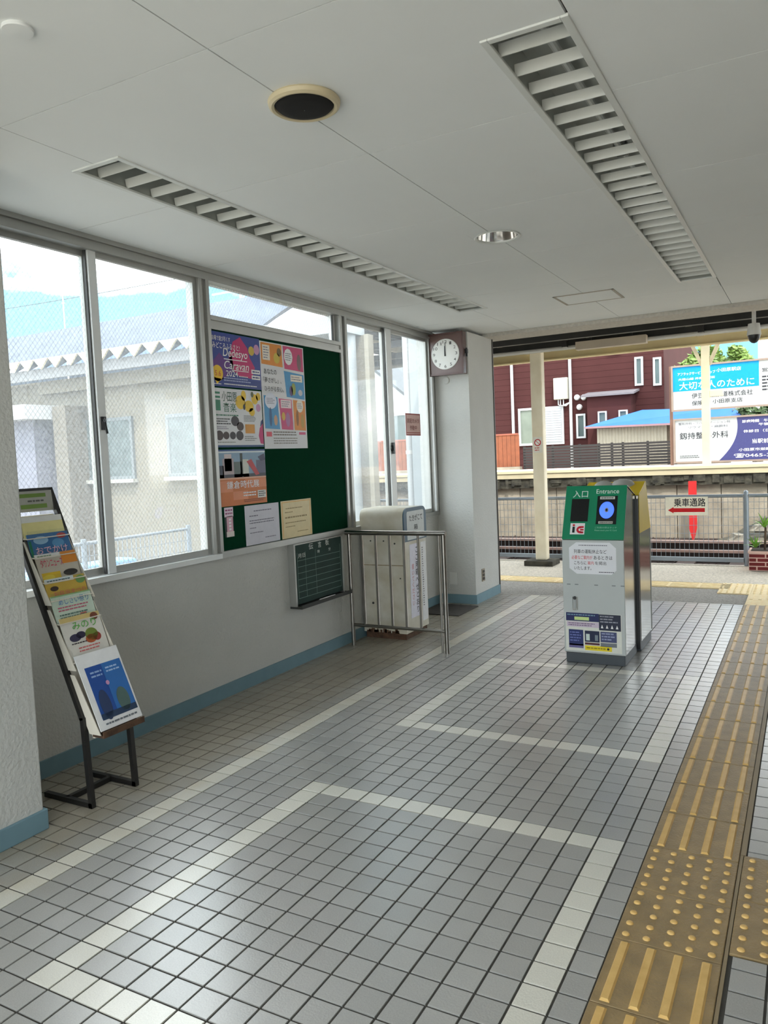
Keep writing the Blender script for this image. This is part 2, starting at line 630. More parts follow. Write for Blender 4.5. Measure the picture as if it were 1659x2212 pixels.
# ================================================================== FLOOR
floor = struct('floor')
mb = MB()
mb.box(-1.4, YB, -.25, XR2, 4.765, -.004, M_GROUT)
mb.build('screed', floor)


def is_white(c, r):
    """tile column c (x from c*.1), row r (y from r*.1)"""
    if c == -5:
        return True
    if 0 <= c <= 13:
        if -15 <= r <= -1 and (c in (0, 13) or r in (-1, -15)):
            return True
        if 8 <= r <= 22 and (c in (0, 13) or r in (8, 22)):
            return True
    return False


def tile_geo(mb, x0, y0, x1, y1, mt, z=0.0):
    j = .0036; b = .0007
    x0 += j; y0 += j; x1 -= j; y1 -= j
    v = [(x0, y0, -.01), (x1, y0, -.01), (x1, y1, -.01), (x0, y1, -.01),
         (x0, y0, z - b * .7), (x1, y0, z - b * .7), (x1, y1, z - b * .7), (x0, y1, z - b * .7),
         (x0 + b, y0 + b, z), (x1 - b, y0 + b, z), (x1 - b, y1 - b, z), (x0 + b, y1 - b, z)]
    f = [(0, 1, 5, 4), (1, 2, 6, 5), (2, 3, 7, 6), (3, 0, 4, 7), (4, 5, 9, 8), (5, 6, 10, 9), (6, 7, 11, 10), (7, 4, 8, 11), (8, 9, 10, 11)]
    mb.add(v, f, mt)


TX0, TX1 = 1.485, 1.785      # tactile strip
cells = []
for r in range(-49, 48):
    y0, y1 = r * .1, min(r * .1 + .1, 4.76)
    for c in range(-13, 36):
        x0, x1 = c * .1, c * .1 + .1
        x0 = max(x0, XW + .004)
        if y1 < -.84:
            x0 = max(x0, XL + .004)
        if x1 <= TX0:
            pass
        elif x0 < TX0:
            x1 = TX0
        elif x1 <= TX1 + .02:
            continue
        elif x0 < TX1 + .02:
            x0 = TX1 + .02
        if x1 - x0 < .02:
            continue
        ya, yb = y0, y1
        if 1.79 < x0 and x1 < 2.11:      # second tactile column
            if y1 > .062 and y0 < .062: ya = .062
            elif y0 < -.542 and y1 > -.542: yb = -.542
            elif y0 > -.545 and y1 < .07: continue
        if yb - ya < .02:
            continue
        cells.append((x0, ya, x1, yb, is_white(c, r)))
scored = []
for cl in cells:
    q = project(((cl[0] + cl[2]) / 2, (cl[1] + cl[3]) / 2, 0))
    a = 0
    if q and -20 < q[0] < 1680 and -20 < q[1] < 2230:
        a = 1 / q[2] ** 3
    scored.append((a, cl))
scored.sort(key=lambda t: -t[0])
near = [c for a, c in scored[:298] if a > 0]
rest = [c for a, c in scored[298:]] if len(near) == 298 else [c for a, c in scored[len(near):]]
_tm = {}
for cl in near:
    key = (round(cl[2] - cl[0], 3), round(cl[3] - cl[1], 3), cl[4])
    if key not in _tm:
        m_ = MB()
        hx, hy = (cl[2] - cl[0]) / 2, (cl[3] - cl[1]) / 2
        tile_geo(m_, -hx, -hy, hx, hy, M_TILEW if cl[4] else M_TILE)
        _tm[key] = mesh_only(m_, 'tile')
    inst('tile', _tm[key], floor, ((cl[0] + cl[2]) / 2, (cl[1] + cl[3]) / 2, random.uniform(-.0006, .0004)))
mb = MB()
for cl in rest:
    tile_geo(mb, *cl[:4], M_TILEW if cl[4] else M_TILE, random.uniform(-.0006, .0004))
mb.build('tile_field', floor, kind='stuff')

# ---- tactile plates: floor > tactile_plate > guide bars / dots
_bar = MB()
L = .138
_bar.add([(-.0135, -L, 0), (.0135, -L, 0), (.0135, L, 0), (-.0135, L, 0), (-.0085, -L + .006, .0055), (.0085, -L + .006, .0055), (.0085, L - .006, .0055), (-.0085, L - .006, .0055)],
         [(4, 5, 6, 7), (0, 1, 5, 4), (1, 2, 6, 5), (2, 3, 7, 6), (3, 0, 4, 7)], M_TACTB)
BAR = mesh_only(_bar, 'guide_bar')
_dot = MB()
_dot.lathe([(.0115, 0), (.0105, .0028), (.0075, .0048), (.003, .0056), (0.0005, .0057)], (0, 0, 0), M_TACTB, n=12)
DOT = mesh_only(_dot, 'dot')
for p_ in DOT.polygons:
    p_.use_smooth = True


def plate_geo(x0, x1, y0, y1, mt=M_TACT, z=.003):
    m_ = MB(); b = .002; hx, hy = (x1 - x0) / 2 - .0012, (y1 - y0) / 2 - .0012
    v = [(-hx, -hy, -.012), (hx, -hy, -.012), (hx, hy, -.012), (-hx, hy, -.012), (-hx, -hy, z - b), (hx, -hy, z - b), (hx, hy, z - b), (-hx, hy, z - b),
         (-hx + b, -hy + b, z), (hx - b, -hy + b, z), (hx - b, hy - b, z), (-hx + b, hy - b, z)]
    f = [(0, 1, 5, 4), (1, 2, 6, 5), (2, 3, 7, 6), (3, 0, 4, 7), (4, 5, 9, 8), (5, 6, 10, 9), (6, 7, 11, 10), (7, 4, 8, 11), (8, 9, 10, 11)]
    m_.add(v, f, mt)
    # fine anti-slip studs between the bars
    return m_


_pm = {}


def plate(x0, y0, x1, y1, kind, keep):
    key = (round(x1 - x0, 3), round(y1 - y0, 3))
    if key not in _pm:
        _pm[key] = mesh_only(plate_geo(x0, x1, y0, y1), 'tactile_plate')
    cx, cy = (x0 + x1) / 2, (y0 + y1) / 2
    p_ = inst('tactile_plate', _pm[key], floor, (cx, cy, 0))
    BASES[p_.name] = (cx, cy, 0)
    if kind == 'bars':
        for i in range(4):
            o = bpy.data.objects.new('guide_bar', BAR); COL.objects.link(o); o.parent = p_
            o.location = (-.1125 + .075 * i, 0, .003)
    else:
        for i in range(5):
            for k in range(5):
                o = bpy.data.objects.new('dot', DOT); COL.objects.link(o); o.parent = p_
                o.location = (-.12 + .06 * i, -.12 + .06 * k, .003)


y = 0.0
while y < 4.7:
    plate(TX0, y, TX1, min(y + .3, 4.76), 'bars' if min(y + .3, 4.76) - y > .28 else 'dots0' and 'bars', True)
    y += .3
for y in (-.3, -.6):
    plate(TX0, y, TX1, y + .3, 'dots', True)
for y in (-.27, -.57):
    plate(TX1 + .012, y + .03, TX1 + .312, y + .33, 'dots', True)
for k in range(3):
    plate(TX0, -.9 - .3 * k, TX1, -.6 - .3 * k, 'bars', True)
mb = MB()
mb.box(TX1 + .001, .062, -.01, TX1 + .019, 4.76, .002, mat('brass_edge_strip', (150, 132, 104), rough=.5))
mb.box(TX1 + .001, YB, -.01, TX1 + .011, .062, .001, MATS['brass_edge_strip'])
mb.build('edge_strip', floor)

# ================================================================== GROUND OUTSIDE
g = MB()
g.box(-40, 4.765, -.3, 40, 7.32, -.012, M_ASPH)
g.box(XR2, -30, -.3, 40, 4.765, -.015, M_ASPHL)
g.box(-40, -30, -.3, XR2, YB, -.015, M_ASPHL)
g.box(-40, YB, -.3, -1.4, 4.765, -.02, mat('yard_gravel', (128, 122, 112), rough=.98, var=.25, vscale=30, bump=.6, bscale=90))
gr = g.build('ground'); gr['kind'] = 'structure'

# paler strip beside the fence and the yellow line on the platform
g = MB(); g.box(-1.9, 5.95, -.05, 6, 7.3, -.006, M_ASPHL); o = g.build('pale_apron'); o['kind'] = 'structure'
pav = struct('platform_tactile_line')
_y = MB(); _y.box(-.149, -.149, -.02, .149, .149, -.002, M_YELL)
for i in range(4):
    _y.box(-.126 + .075 * i, -.135, -.004, -.099 + .075 * i, .135, .003, M_YELL)
YP = mesh_only(_y, 'yellow_plate')
_y2 = MB(); _y2.box(-.149, -.149, -.02, .149, .149, -.002, M_YELL)
for i in range(5):
    for k in range(5):
        _y2.cyl((-.12 + .06 * i, -.12 + .06 * k, -.004), (-.12 + .06 * i, -.12 + .06 * k, .003), .012, M_YELL, n=6)
YP2 = mesh_only(_y2, 'yellow_plate')
x = -2.0
while x < 1.2:
    o = inst('yellow_plate', YP, pav, (x + .15, 5.75, 0)); o.rotation_euler[2] = math.pi / 2
    x += .3
for i in range(5):
    for k in range(2):
        inst('yellow_plate', YP2, pav, (1.355 + .3 * i, 5.49 + .3 * k, 0))
for k in range(2):
    inst('yellow_plate', YP, pav, (1.64, 5.19 - .3 * k, 0))

# ================================================================== CEILING
ceiling = struct('ceiling')
mb = MB(); mb.box(-1.45, YB, ZC + .16, XR2, 4.95, ZC + .35, M_CGAP); mb.build('roof_slab', ceiling)
LA = (-.578, -.62, -.332, 3.30)      # light fittings: x0,y0,x1,y1
LB = (1.172, -.62, 1.420, 3.32)
DLC, DLR = (.487, 1.35), .118
gx = [XW, -.46, .482, 1.426, 2.37, 3.31, XR2]
gy = [YB, -4.81, -3.86, -2.92, -1.975, -1.03, -.085, .87, 1.82, 2.77, 3.72, 4.59]


def cut(rects, h):
    out = []
    for a in rects:
        if h[0] >= a[2] or h[2] <= a[0] or h[1] >= a[3] or h[3] <= a[1]:
            out.append(a); continue
        x0, x1 = max(a[0], h[0]), min(a[2], h[2])
        if a[0] < h[0]: out.append((a[0], a[1], h[0], a[3]))
        if a[2] > h[2]: out.append((h[2], a[1], a[2], a[3]))
        if a[1] < h[1]: out.append((x0, a[1], x1, h[1]))
        if a[3] > h[3]: out.append((x0, h[3], x1, a[3]))
    return out


for i in range(len(gx) - 1):
    for k in range(len(gy) - 1):
        j = .0022
        rr = [(gx[i] + j, gy[k] + j, gx[i + 1] - j, gy[k + 1] - j)]
        for h in (LA, LB, (DLC[0] - .13, DLC[1] - .13, DLC[0] + .13, DLC[1] + .13)):
            rr = cut(rr, h)
        mb = MB()
        for a in rr:
            if a[2] - a[0] > .004 and a[3] - a[1] > .004:
                mb.box(a[0], a[1], ZC, a[2], a[3], ZC + .012, M_CEIL)
        if mb.v:
            mb.build('ceiling_panel', ceiling)
mb = MB()
for xa, ya, xb, yb in cut(cut(cut([(XW, YB, XR2, 4.59)], LA), LB), (DLC[0] - .13, DLC[1] - .13, DLC[0] + .13, DLC[1] + .13)):
    mb.box(xa, ya, ZC + .013, xb, yb, ZC + .03, M_CGAP)
mb.build('backing_board', ceiling)
# square infill with a round hole at the downlight (two halves along the joint)
mb = MB(); n = 32; vs = []
for rr_, sq in ((DLR, False), (0, True)):
    for i in range(n):
        t = 2 * math.pi * i / n; c_, s_ = math.cos(t), math.sin(t)
        if sq:
            q = .13 / max(abs(c_), abs(s_)); vs.append((DLC[0] + q * c_, DLC[1] + q * s_, ZC + .0005))
        else:
            vs.append((DLC[0] + rr_ * c_, DLC[1] + rr_ * s_, ZC + .0005))
mb.add(vs, [(i, (i + 1) % n, n + (i + 1) % n, n + i) for i in range(n)], M_CEIL)
mb.build('downlight_surround', ceiling)
# beam over the platform opening
mb = MB(); mb.box(-1.4, 4.592, 2.636, XR2, 4.95, ZC + .3, M_BEAM); o = mb.build('trim_1', base=(1, 4.8, 2.64)); o['kind'] = 'structure'
# access hatch
h_ = thing('access_hatch', (.48, 3.43, ZC), 'beige rimmed square access hatch in the ceiling near the platform beam', 'hatch')
mb = MB()
hx0, hy0, hx1, hy1 = .245, 3.235, .715, 3.65
for a in ((hx0, hy0, hx1, hy0 + .018), (hx0, hy1 - .018, hx1, hy1), (hx0, hy0, hx0 + .018, hy1), (hx1 - .018, hy0, hx1, hy1)):
    mb.box(a[0], a[1], ZC - .004, a[2], a[3], ZC + .001, mat('hatch_rim', (160, 152, 138), rough=.5))
mb.build('frame', h_)
mb = MB(); mb.box(hx0 + .021, hy0 + .021, ZC - .003, hx1 - .021, hy1 - .021, ZC + .001, M_CEIL); mb.build('door', h_)

# ================================================================== LEFT WALL, PILLARS
mb = MB()
mb.box(-1.40, -.84, 0, XW, 4.14, .885, M_WALL)
o = mb.build('wall_left', base=(-1.3, 1.6, 0)); o['kind'] = 'structure'
mb = MB(); mb.box(XW, -.836, 0, XW + .012, 2.95, .085, M_BASE); mb.box(XW, 2.96, 0, XW + .012, 4.138, .085, M_BASE)
o = mb.build('baseboard_left', base=(XW, 1, 0)); o['kind'] = 'structure'
mb = MB()
mb.box(-1.40, -1.75, 0, XL, -.84, ZC, M_WALL)
mb.box(-1.40, YB, 0, XW, -1.75, ZC, M_WALL)
o = mb.build('wall_left_pillar', base=(-1.0, -1.2, 0), bevel=.006); o['kind'] = 'structure'
mb = MB(); mb.box(-1.2, -1.762, 0, XL + .012, -.828, .085, M_BASE)
o = mb.build('baseboard_left_pillar', base=(-1.0, -1.2, 0), bevel=.004); o['kind'] = 'structure'
mb = MB(); mb.box(-1.40, 4.14, 0, -.855, 4.80, 2.64, M_WALL)
mb.box(-.8555, 4.79, 0, -.846, 4.806, 2.64, mat('pillar_edge_trim', (70, 64, 58), rough=.5))
o = mb.build('wall_far_pillar', base=(-1.1, 4.5, 0)); o['kind'] = 'structure'
mb = MB(); mb.box(XW - .01, 4.128, 0, -.843, 4.79, .09, M_BASE)
o = mb.build('baseboard_far_pillar', base=(-1.0, 4.5, 0)); o['kind'] = 'structure'

mb = MB(); mb.box(3.45, YB, 0, 3.6, 4.95, ZC, M_DIMWALL)  # unseen right wall, added to cut light onto the left wall
o = mb.build('wall_right', base=(3.5, 2, 0)); o['kind'] = 'structure'
# ================================================================== WINDOWS
def grooved_bar_y(mb, y0, y1, z0, z1, xf=-1.212, back=-1.32, mt=M_ALU):
    """horizontal aluminium member running along Y with three stepped faces"""
    h = (z1 - z0) / 3
    mb.box(back, y0, z0, xf, y1, z0 + h * .9, mt)
    mb.box(back, y0, z0 + h * .9, xf - .012, y1, z0 + 2 * h, mt)
    mb.box(back, y0, z0 + 2 * h, xf + .004, y1, z1, mt)


def pane(parent, y0, y1, z0, z1, x, mt, name='pane'):
    m_ = MB(); m_.box(x - .002, y0, z0, x + .002, y1, z1, mt); return m_.build(name, parent)


fr = struct('trim_2', (-1.25, 1.6, .9))     # outer frame of the window band
mb = MB(); grooved_bar_y(mb, -.95, 4.12, 2.597, ZC); mb.build('head', fr)
mb = MB(); mb.box(-1.40, -.84, .885, -1.200, .86, .915, M_ALUW); mb.box(-1.40, .86, .885, -1.205, 2.44, .925, M_ALU); mb.box(-1.40, 2.44, .885, -1.205, 4.13, .92, M_ALU); mb.build('sill', fr)
for a, b in ((.800, .885), (2.405, 2.505), (4.035, 4.135)):
    mb = MB(); q = (b - a) / 3
    mb.box(-1.32, a, .915, -1.215, a + q, 2.6, M_ALU); mb.box(-1.32, a + q, .915, -1.228, a + 2 * q, 2.6, M_ALU); mb.box(-1.32, a + 2 * q, .915, -1.210, b, 2.6, M_ALU)
    mb.build('mullion', fr)
mb = MB(); mb.box(-1.235, 4.04, .925, -1.198, 4.078, 2.232, M_ALUW); mb.build('jamb_tube', fr)
mb = MB(); grooved_bar_y(mb, .885, 2.405, 2.305, 2.388); mb.build('transom', fr)


def slider(name, y0, ym0, ym1, y1, mt, wide):
    wd = struct(name, (-1.27, (y0 + y1) / 2, .92))
    za, zb = .918, 2.597
    # near sash (inner track on the left pane, its meeting stile shows)
    xo, xi = -1.285, -1.250
    for (a, b, x, nm) in ((y0, ym0 + .02, xo, 'sash'), (ym0, y1, xi, 'sash')):
        m_ = MB()
        st = .030
        for q in ((a, a + (wide if nm == 'sash' and a == ym0 else st)), (b - st, b)):
            m_.box(x - .014, q[0], za, x + .014, q[1], zb, M_ALUW if a == ym0 and q[0] == a else M_ALU)
        wl = wide if a == ym0 else st
        m_.box(x - .013, a + wl, za, x + .013, b - st, za + .036, M_ALU)
        m_.box(x - .013, a + wl, zb - .028, x + .013, b - st, zb, M_ALU)
        s_ = m_.build('sash', wd)
        pane(s_, a + st * .8, b - st * .8, za + .03, zb - .024, x, mt)
    m_ = MB(); m_.box(xi - .013, ym0 + wide + .0005, za, xi + .004, ym0 + wide + .008, zb, M_ALUD); m_.build('gasket', wd)
    m_ = MB(); m_.box(xi - .013, ym0 - .008, za, xi + .002, ym0 - .001, zb, M_ALUD); m_.build('gasket', wd)
    return wd


w1 = slider('window_1', -.94, -.004, .05, .798, M_GLASSW, .050)
m_ = MB(); m_.box(-1.236, .008, 1.675, -1.226, .036, 1.745, M_BLACK); m_.tube([(-1.228, .02, 1.738), (-1.21, .012, 1.715), (-1.206, .02, 1.655)], .006, M_BLACK); m_.build('latch', w1)
w3 = slider('window_3', 2.506, 3.20, 3.30, 4.034, M_GLASS, .095)
m_ = MB(); m_.cyl((-1.237, 3.235, 1.55), (-1.225, 3.235, 1.55), .03, M_BLACK, n=14); m_.box(-1.232, 3.225, 1.50, -1.212, 3.245, 1.60, M_BLACK); m_.build('latch', w3)
w2 = struct('window_2', (-1.27, 1.65, 2.39))
m_ = MB(); m_.box(-1.285, .886, 2.389, -1.262, .905, 2.597, M_ALUW); m_.box(-1.285, 2.365, 2.389, -1.262, 2.404, 2.597, M_ALUW); m_.box(-1.285, .886, 2.389, -1.262, 2.404, 2.400, M_ALU); m_.build('sash', w2)
pane(w2, .903, 2.368, 2.398, 2.597, -1.274, M_GLASSW)
m_ = MB(); m_.box(-1.262, 2.352, 2.392, -1.250, 2.362, 2.60, M_ALUD); m_.build('stay', w2)

# ================================================================== CEILING FITTINGS
def louver_light(x0, y0, x1, y1, label):
    t = thing('recessed_louvre_light', ((x0 + x1) / 2, (y0 + y1) / 2, ZC), label, 'ceiling light', 'recessed louvre lights')
    fw = .016
    m_ = MB()
    m_.box(x0 - .008, y0 - .008, ZC - .006, x0 + fw, y1 + .008, ZC + .004, M_LAMP)
    m_.box(x1 - fw, y0 - .008, ZC - .006, x1 + .008, y1 + .008, ZC + .004, M_LAMP)
    m_.box(x0 + fw, y0 - .008, ZC - .006, x1 - fw, y0 + fw, ZC + .004, M_LAMP)
    m_.box(x0 + fw, y1 - fw, ZC - .006, x1 - fw, y1 + .008, ZC + .004, M_LAMP)
    m_.build('frame', t, bevel=.002)
    m_ = MB(); h = .125
    m_.box(x0, y0, ZC + .004, x0 + .004, y1, ZC + h, M_LAMPIN)
    m_.box(x1 - .004, y0, ZC + .004, x1, y1, ZC + h, M_LAMPIN)
    m_.box(x0, y0, ZC + .004, x1, y0 + .004, ZC + h, M_LAMPIN)
    m_.box(x0, y1 - .004, ZC + .004, x1, y1, ZC + h, M_LAMPIN)
    m_.box(x0, y0, ZC + h, x1, y1, ZC + h + .004, M_LAMPIN)
    m_.build('housing', t)
    bl = MB(); hw = (x1 - x0) / 2 - .008
    # wedge blade: wide top, thin lower edge, mid dip
    prof = [(-.002, 0), (.002, 0), (.008, .036), (-.008, .036)]
    vs = [(sx * hw, a, b) for sx in (-1, 1) for a, b in prof]
    bl.add(vs, [(3, 2, 1, 0), (4, 5, 6, 7), (0, 1, 5, 4), (1, 2, 6, 5), (2, 3, 7, 6), (3, 0, 4, 7)], M_LAMP)
    me = mesh_only(bl, 'louvre_blade')
    y = y0 + .118
    while y < y1 - .06:
        inst('louvre_blade', me, t, ((x0 + x1) / 2, y, ZC + .003)); y += .148
    cx = (x0 + x1) / 2
    y = y0 + .06
    while y + 1.2 < y1:
        m_ = MB(); m_.cyl((cx, y + .03, ZC + .092), (cx, y + 1.21, ZC + .092), .0145, M_TUBE, n=10); tb = m_.build('tube', t, smooth=True)
        for q in (y, y + 1.21):
            m_ = MB(); m_.box(cx - .022, q, ZC + .07, cx + .022, q + .03, ZC + .124, mat('lamp_socket', (120, 120, 116))); m_.build('socket', t)
        y += 1.27


louver_light(*LA, 'long white louvred light recessed in the ceiling beside the windows')
louver_light(*LB, 'long white louvred light recessed in the ceiling on the open side, away from the windows')

t = thing('ceiling_speaker', (.52, -.60, ZC), 'round ceiling speaker with cream ring and black grille', 'speaker')
c = (.528, -.605, ZC)
m_ = MB(); m_.lathe([(.118, 0), (.122, -.006), (.119, -.018), (.110, -.024), (.101, -.022), (.099, -.012)], c, mat('aged_cream_plastic', (206, 192, 158), rough=.45), n=40); m_.build('ring', t, smooth=True)
m_ = MB(); m_.lathe([(.1005, -.014), (.09, -.024), (.06, -.030), (.001, -.032)], c, mat('black_speaker_cloth', (20, 19, 18), rough=.95), n=40); m_.build('grille', t, smooth=True)

t = thing('downlight', (DLC[0], DLC[1], ZC), 'round recessed downlight with shiny chrome reflector', 'downlight')
c = (DLC[0], DLC[1], ZC)
m_ = MB(); m_.lathe([(.116, .004), (.126, .001), (.130, -.004), (.124, -.007), (.114, -.003), (.112, .004)], c, M_LAMP, n=40); m_.build('rim', t, smooth=True)
m_ = MB(); m_.lathe([(.114, -.002), (.110, .03), (.100, .07), (.085, .11), (.07, .14), (.001, .142)], c, M_CHROME, n=40); m_.build('reflector', t, smooth=True)
m_ = MB(); m_.lathe([(.001, .04), (.03, .05), (.04, .08), (.035, .12), (.03, .14)], c, M_TUBE, n=20); m_.build('bulb', t, smooth=True)

m_ = MB(); m_.lathe([(.04, 0), (.042, -.006), (.04, -.01), (.001, -.012)], (.13, -1.392, ZC), M_CEIL, n=28)
tag(m_.build('ceiling_cover_plate', base=(.13, -1.392, ZC), smooth=True), 'small round white blanking plate on the ceiling above the entrance pillar', 'cover plate')

# ================================================================== GREEN BOARD AND POSTERS
t = thing('notice_board', (-1.25, 1.65, .93), 'large green felt notice board set in the window frame', 'notice board')
m_ = MB(); m_.box(-1.29, .888, .926, -1.2262, 2.402, 2.304, M_GREEN); m_.build('felt_panel', t)
XBD = -1.2255


def poster(name, y0, z0, y1, z1, label, cat='poster', paper=M_PAPER, x=XBD, group='posters on the green board', tilt=0):
    r = thing(name, (x, (y0 + y1) / 2, z0), label, cat, group)
    u = Vector((0, math.cos(tilt), math.sin(tilt))); v = Vector((0, -math.sin(tilt), math.cos(tilt)))
    p = Pan((x + .0008, y0, z0), u, v)
    p.sheet(y1 - y0, z1 - z0, .0007, paper); p.fin('sheet', r)
    return r, p, y1 - y0, z1 - z0


Wt = cm(240, 238, 238); Bk = cm(40, 40, 44); Nv = cm(34, 50, 112)
# 1 blue/magenta festival poster
r, p, W_, H_ = poster('event_poster', .872, 1.958, 1.376, 2.297, 'blue and magenta festival poster with white script title, top left of the board', paper=cm(52, 70, 150))
X = lambda a: a * W_
Y = lambda a: a * H_
MG = cm(196, 36, 108); PU = cm(98, 50, 132)
p.poly([(X(.05), Y(.45)), (X(.18), Y(.62)), (X(.3), Y(.5)), (X(.42), Y(.6)), (X(.45), Y(.3)), (X(.2), Y(.12)), (X(.03), Y(.25))], PU, 1)
p.poly([(X(.36), Y(.55)), (X(.45), Y(.86)), (X(.6), Y(.97)), (X(.74), Y(.78)), (X(.78), Y(.6)), (X(.88), Y(.42)), (X(.8), Y(.2)), (X(.55), Y(.22)), (X(.42), Y(.34))], MG, 1)
p.rect(0, 0, X(1), Y(.16), cm(44, 62, 134), 1)
p.ell(X(.13), Y(.24), X(.1), Y(.15), cm(236, 190, 30), 2)
p.poly([(X(.05), Y(.16)), (X(.11), Y(.04)), (X(.2), Y(.14))], cm(236, 190, 30), 2)
p.ell(X(.82), Y(.74), X(.06), Y(.09), cm(214, 180, 70), 2); p.ell(X(.93), Y(.78), X(.06), Y(.1), cm(206, 150, 190), 2)
p.rect(X(.8), Y(.3), X(.98), Y(.38), Wt, 2); p.rect(X(.8), Y(.19), X(.98), Y(.27), Wt, 2)
p.fin('artwork', r)
p.text('会場で遊び尽くす', X(.05), Y(.84), X(.4), Y(.93), Wt, 3)
p.text('みどころふるさと!', X(.06), Y(.70), X(.58), Y(.81), Wt, 3)
p.text('Dedesyo', X(.24), Y(.52), X(.72), Y(.72), Wt, 3, shear=.05)
p.rect(X(.26), Y(.51), X(.72), Y(.525), Wt, 3)
p.text('Caravan', X(.25), Y(.34), X(.74), Y(.49), Wt, 3, shear=.05)
p.rect(X(.4), Y(.315), X(.74), Y(.33), Wt, 3)
p.text('2024', X(.29), Y(.2), X(.52), Y(.31), Wt, 3)
p.lines(X(.54), Y(.2), X(.72), Y(.24), 1, Wt, 3, rag=0)
p.lines(X(.24), Y(.1), X(.8), Y(.19), 2, cm(170, 176, 214), 3)
p.lines(X(.24), Y(.035), X(.92), Y(.075), 1, Wt, 3, rag=.05)
p.lines(X(.05), Y(.03), X(.19), Y(.06), 1, Wt, 3, rag=.05)
p.text('5.6', X(.08), Y(.19), X(.19), Y(.29), cm(204, 84, 40), 3)
p.lines(X(.82), Y(.31), X(.96), Y(.37), 1, cm(70, 70, 130), 3, rag=0); p.lines(X(.82), Y(.2), X(.96), Y(.26), 1, cm(70, 70, 130), 3, rag=0)
p.fin('lettering', r)

# 2 white poster with yellow picture
r, p, W_, H_ = poster('event_poster', .873, 1.577, 1.368, 1.948, 'white poster with green heading, yellow pictures and round portraits, under the blue one')
GR = cm(52, 132, 100); YE = cm(232, 190, 30)
for z_ in (.9, .83):
    p.rect(X(.05), Y(z_), X(.15), Y(z_ + .035), GR, 1)
p.rect(X(.05), Y(.62), X(.15), Y(.8), GR, 1)
for a, b, c_, d in ((.55, .78, .1, .12), (.62, .9, .05, .09), (.72, .72, .1, .1), (.85, .85, .07, .09), (.78, .62, .06, .07), (.93, .9, .05, .07)):
    p.ell(X(a), Y(b), X(c_), Y(d), YE, 1)
p.ell(X(.92), Y(.7), X(.05), Y(.07), cm(206, 150, 190), 1); p.ell(X(.62), Y(.7), X(.025), Y(.05), Bk, 2); p.ell(X(.8), Y(.93), X(.03), Y(.05), cm(96, 104, 60), 2)
for a, b, c_ in ((.42, .45, .08), (.52, .36, .07), (.1, .2, .075), (.23, .2, .06), (.36, .2, .06), (.5, .2, .075)):
    p.ell(X(a), Y(b), X(c_), Y(c_ * 1.1), random.choice([cm(70, 52, 48), cm(110, 84, 78), cm(54, 46, 50)]), 1)
p.rect(X(.62), Y(.24), X(.82), Y(.4), cm(214, 146, 40), 1)
p.poly([(X(1), Y(.05)), (X(.93), Y(.06)), (X(.9), Y(.2)), (X(.93), Y(.34)), (X(1), Y(.42))], MG, 1)
p.poly([(X(1), Y(.42)), (X(.94), Y(.36)), (X(.96), Y(.46)), (X(1), Y(.5))], Nv, 1)
p.rect(0, 0, X(1), Y(.035), cm(30, 70, 120), 1)
p.fin('artwork', r)
p.text('小田原', X(.18), Y(.78), X(.48), Y(.95), cm(40, 84, 66), 2); p.text('音楽', X(.2), Y(.6), X(.46), Y(.76), cm(66, 116, 92), 2)
p.lines(X(.05), Y(.52), X(.5), Y(.57), 1, cm(66, 120, 96), 2, rag=.05); p.lines(X(.05), Y(.38), X(.34), Y(.5), 3, Bk, 2); p.lines(X(.06), Y(.3), X(.3), Y(.36), 2, cm(150, 140, 160), 2)
p.lines(X(.6), Y(.44), X(.86), Y(.56), 5, cm(130, 130, 130), 2); p.lines(X(.6), Y(.1), X(.86), Y(.2), 3, cm(150, 150, 150), 2); p.lines(X(.06), Y(.07), X(.5), Y(.1), 1, cm(140, 140, 130), 2)
p.fin('lettering', r)

# 3 tall comic-like poster
r, p, W_, H_ = poster('campaign_poster', 1.378, 1.563, 1.892, 2.289, 'tall poster of orange, pink and blue picture boxes, beside the blue one')
OR = cm(226, 140, 36); PK = cm(206, 62, 116); BL = cm(66, 148, 200); CR = cm(240, 230, 214)
p.poly([(X(.02), Y(.79)), (X(.02), Y(.99)), (X(.48), Y(.99)), (X(.49), Y(.78))], OR, 1)
p.poly([(X(.53), Y(.77)), (X(.51), Y(.99)), (X(.98), Y(.99)), (X(.98), Y(.76))], PK, 1)
p.poly([(X(.55), Y(.50)), (X(.51), Y(.75)), (X(.98), Y(.73)), (X(.98), Y(.485))], BL, 1)
p.poly([(X(.03), Y(.19)), (X(.03), Y(.5)), (X(.33), Y(.49)), (X(.36), Y(.185))], BL, 1)
p.poly([(X(.40), Y(.185)), (X(.36), Y(.48)), (X(.66), Y(.475)), (X(.67), Y(.18))], PK, 1)
p.poly([(X(.70), Y(.18)), (X(.69), Y(.475)), (X(.98), Y(.47)), (X(.98), Y(.175))], OR, 1)
p.rect(X(.05), Y(.83), X(.21), Y(.97), CR, 2); p.ell(X(.63), Y(.89), X(.1), Y(.08), Wt, 2, n=11)
p.rect(X(.66), Y(.655), X(.94), Y(.72), CR, 2); p.ell(X(.18), Y(.45), X(.13), Y(.075), cm(222, 226, 240), 2)
p.rect(X(.4), Y(.39), X(.64), Y(.47), cm(240, 216, 220), 2); p.ell(X(.85), Y(.42), X(.08), Y(.065), CR, 2)
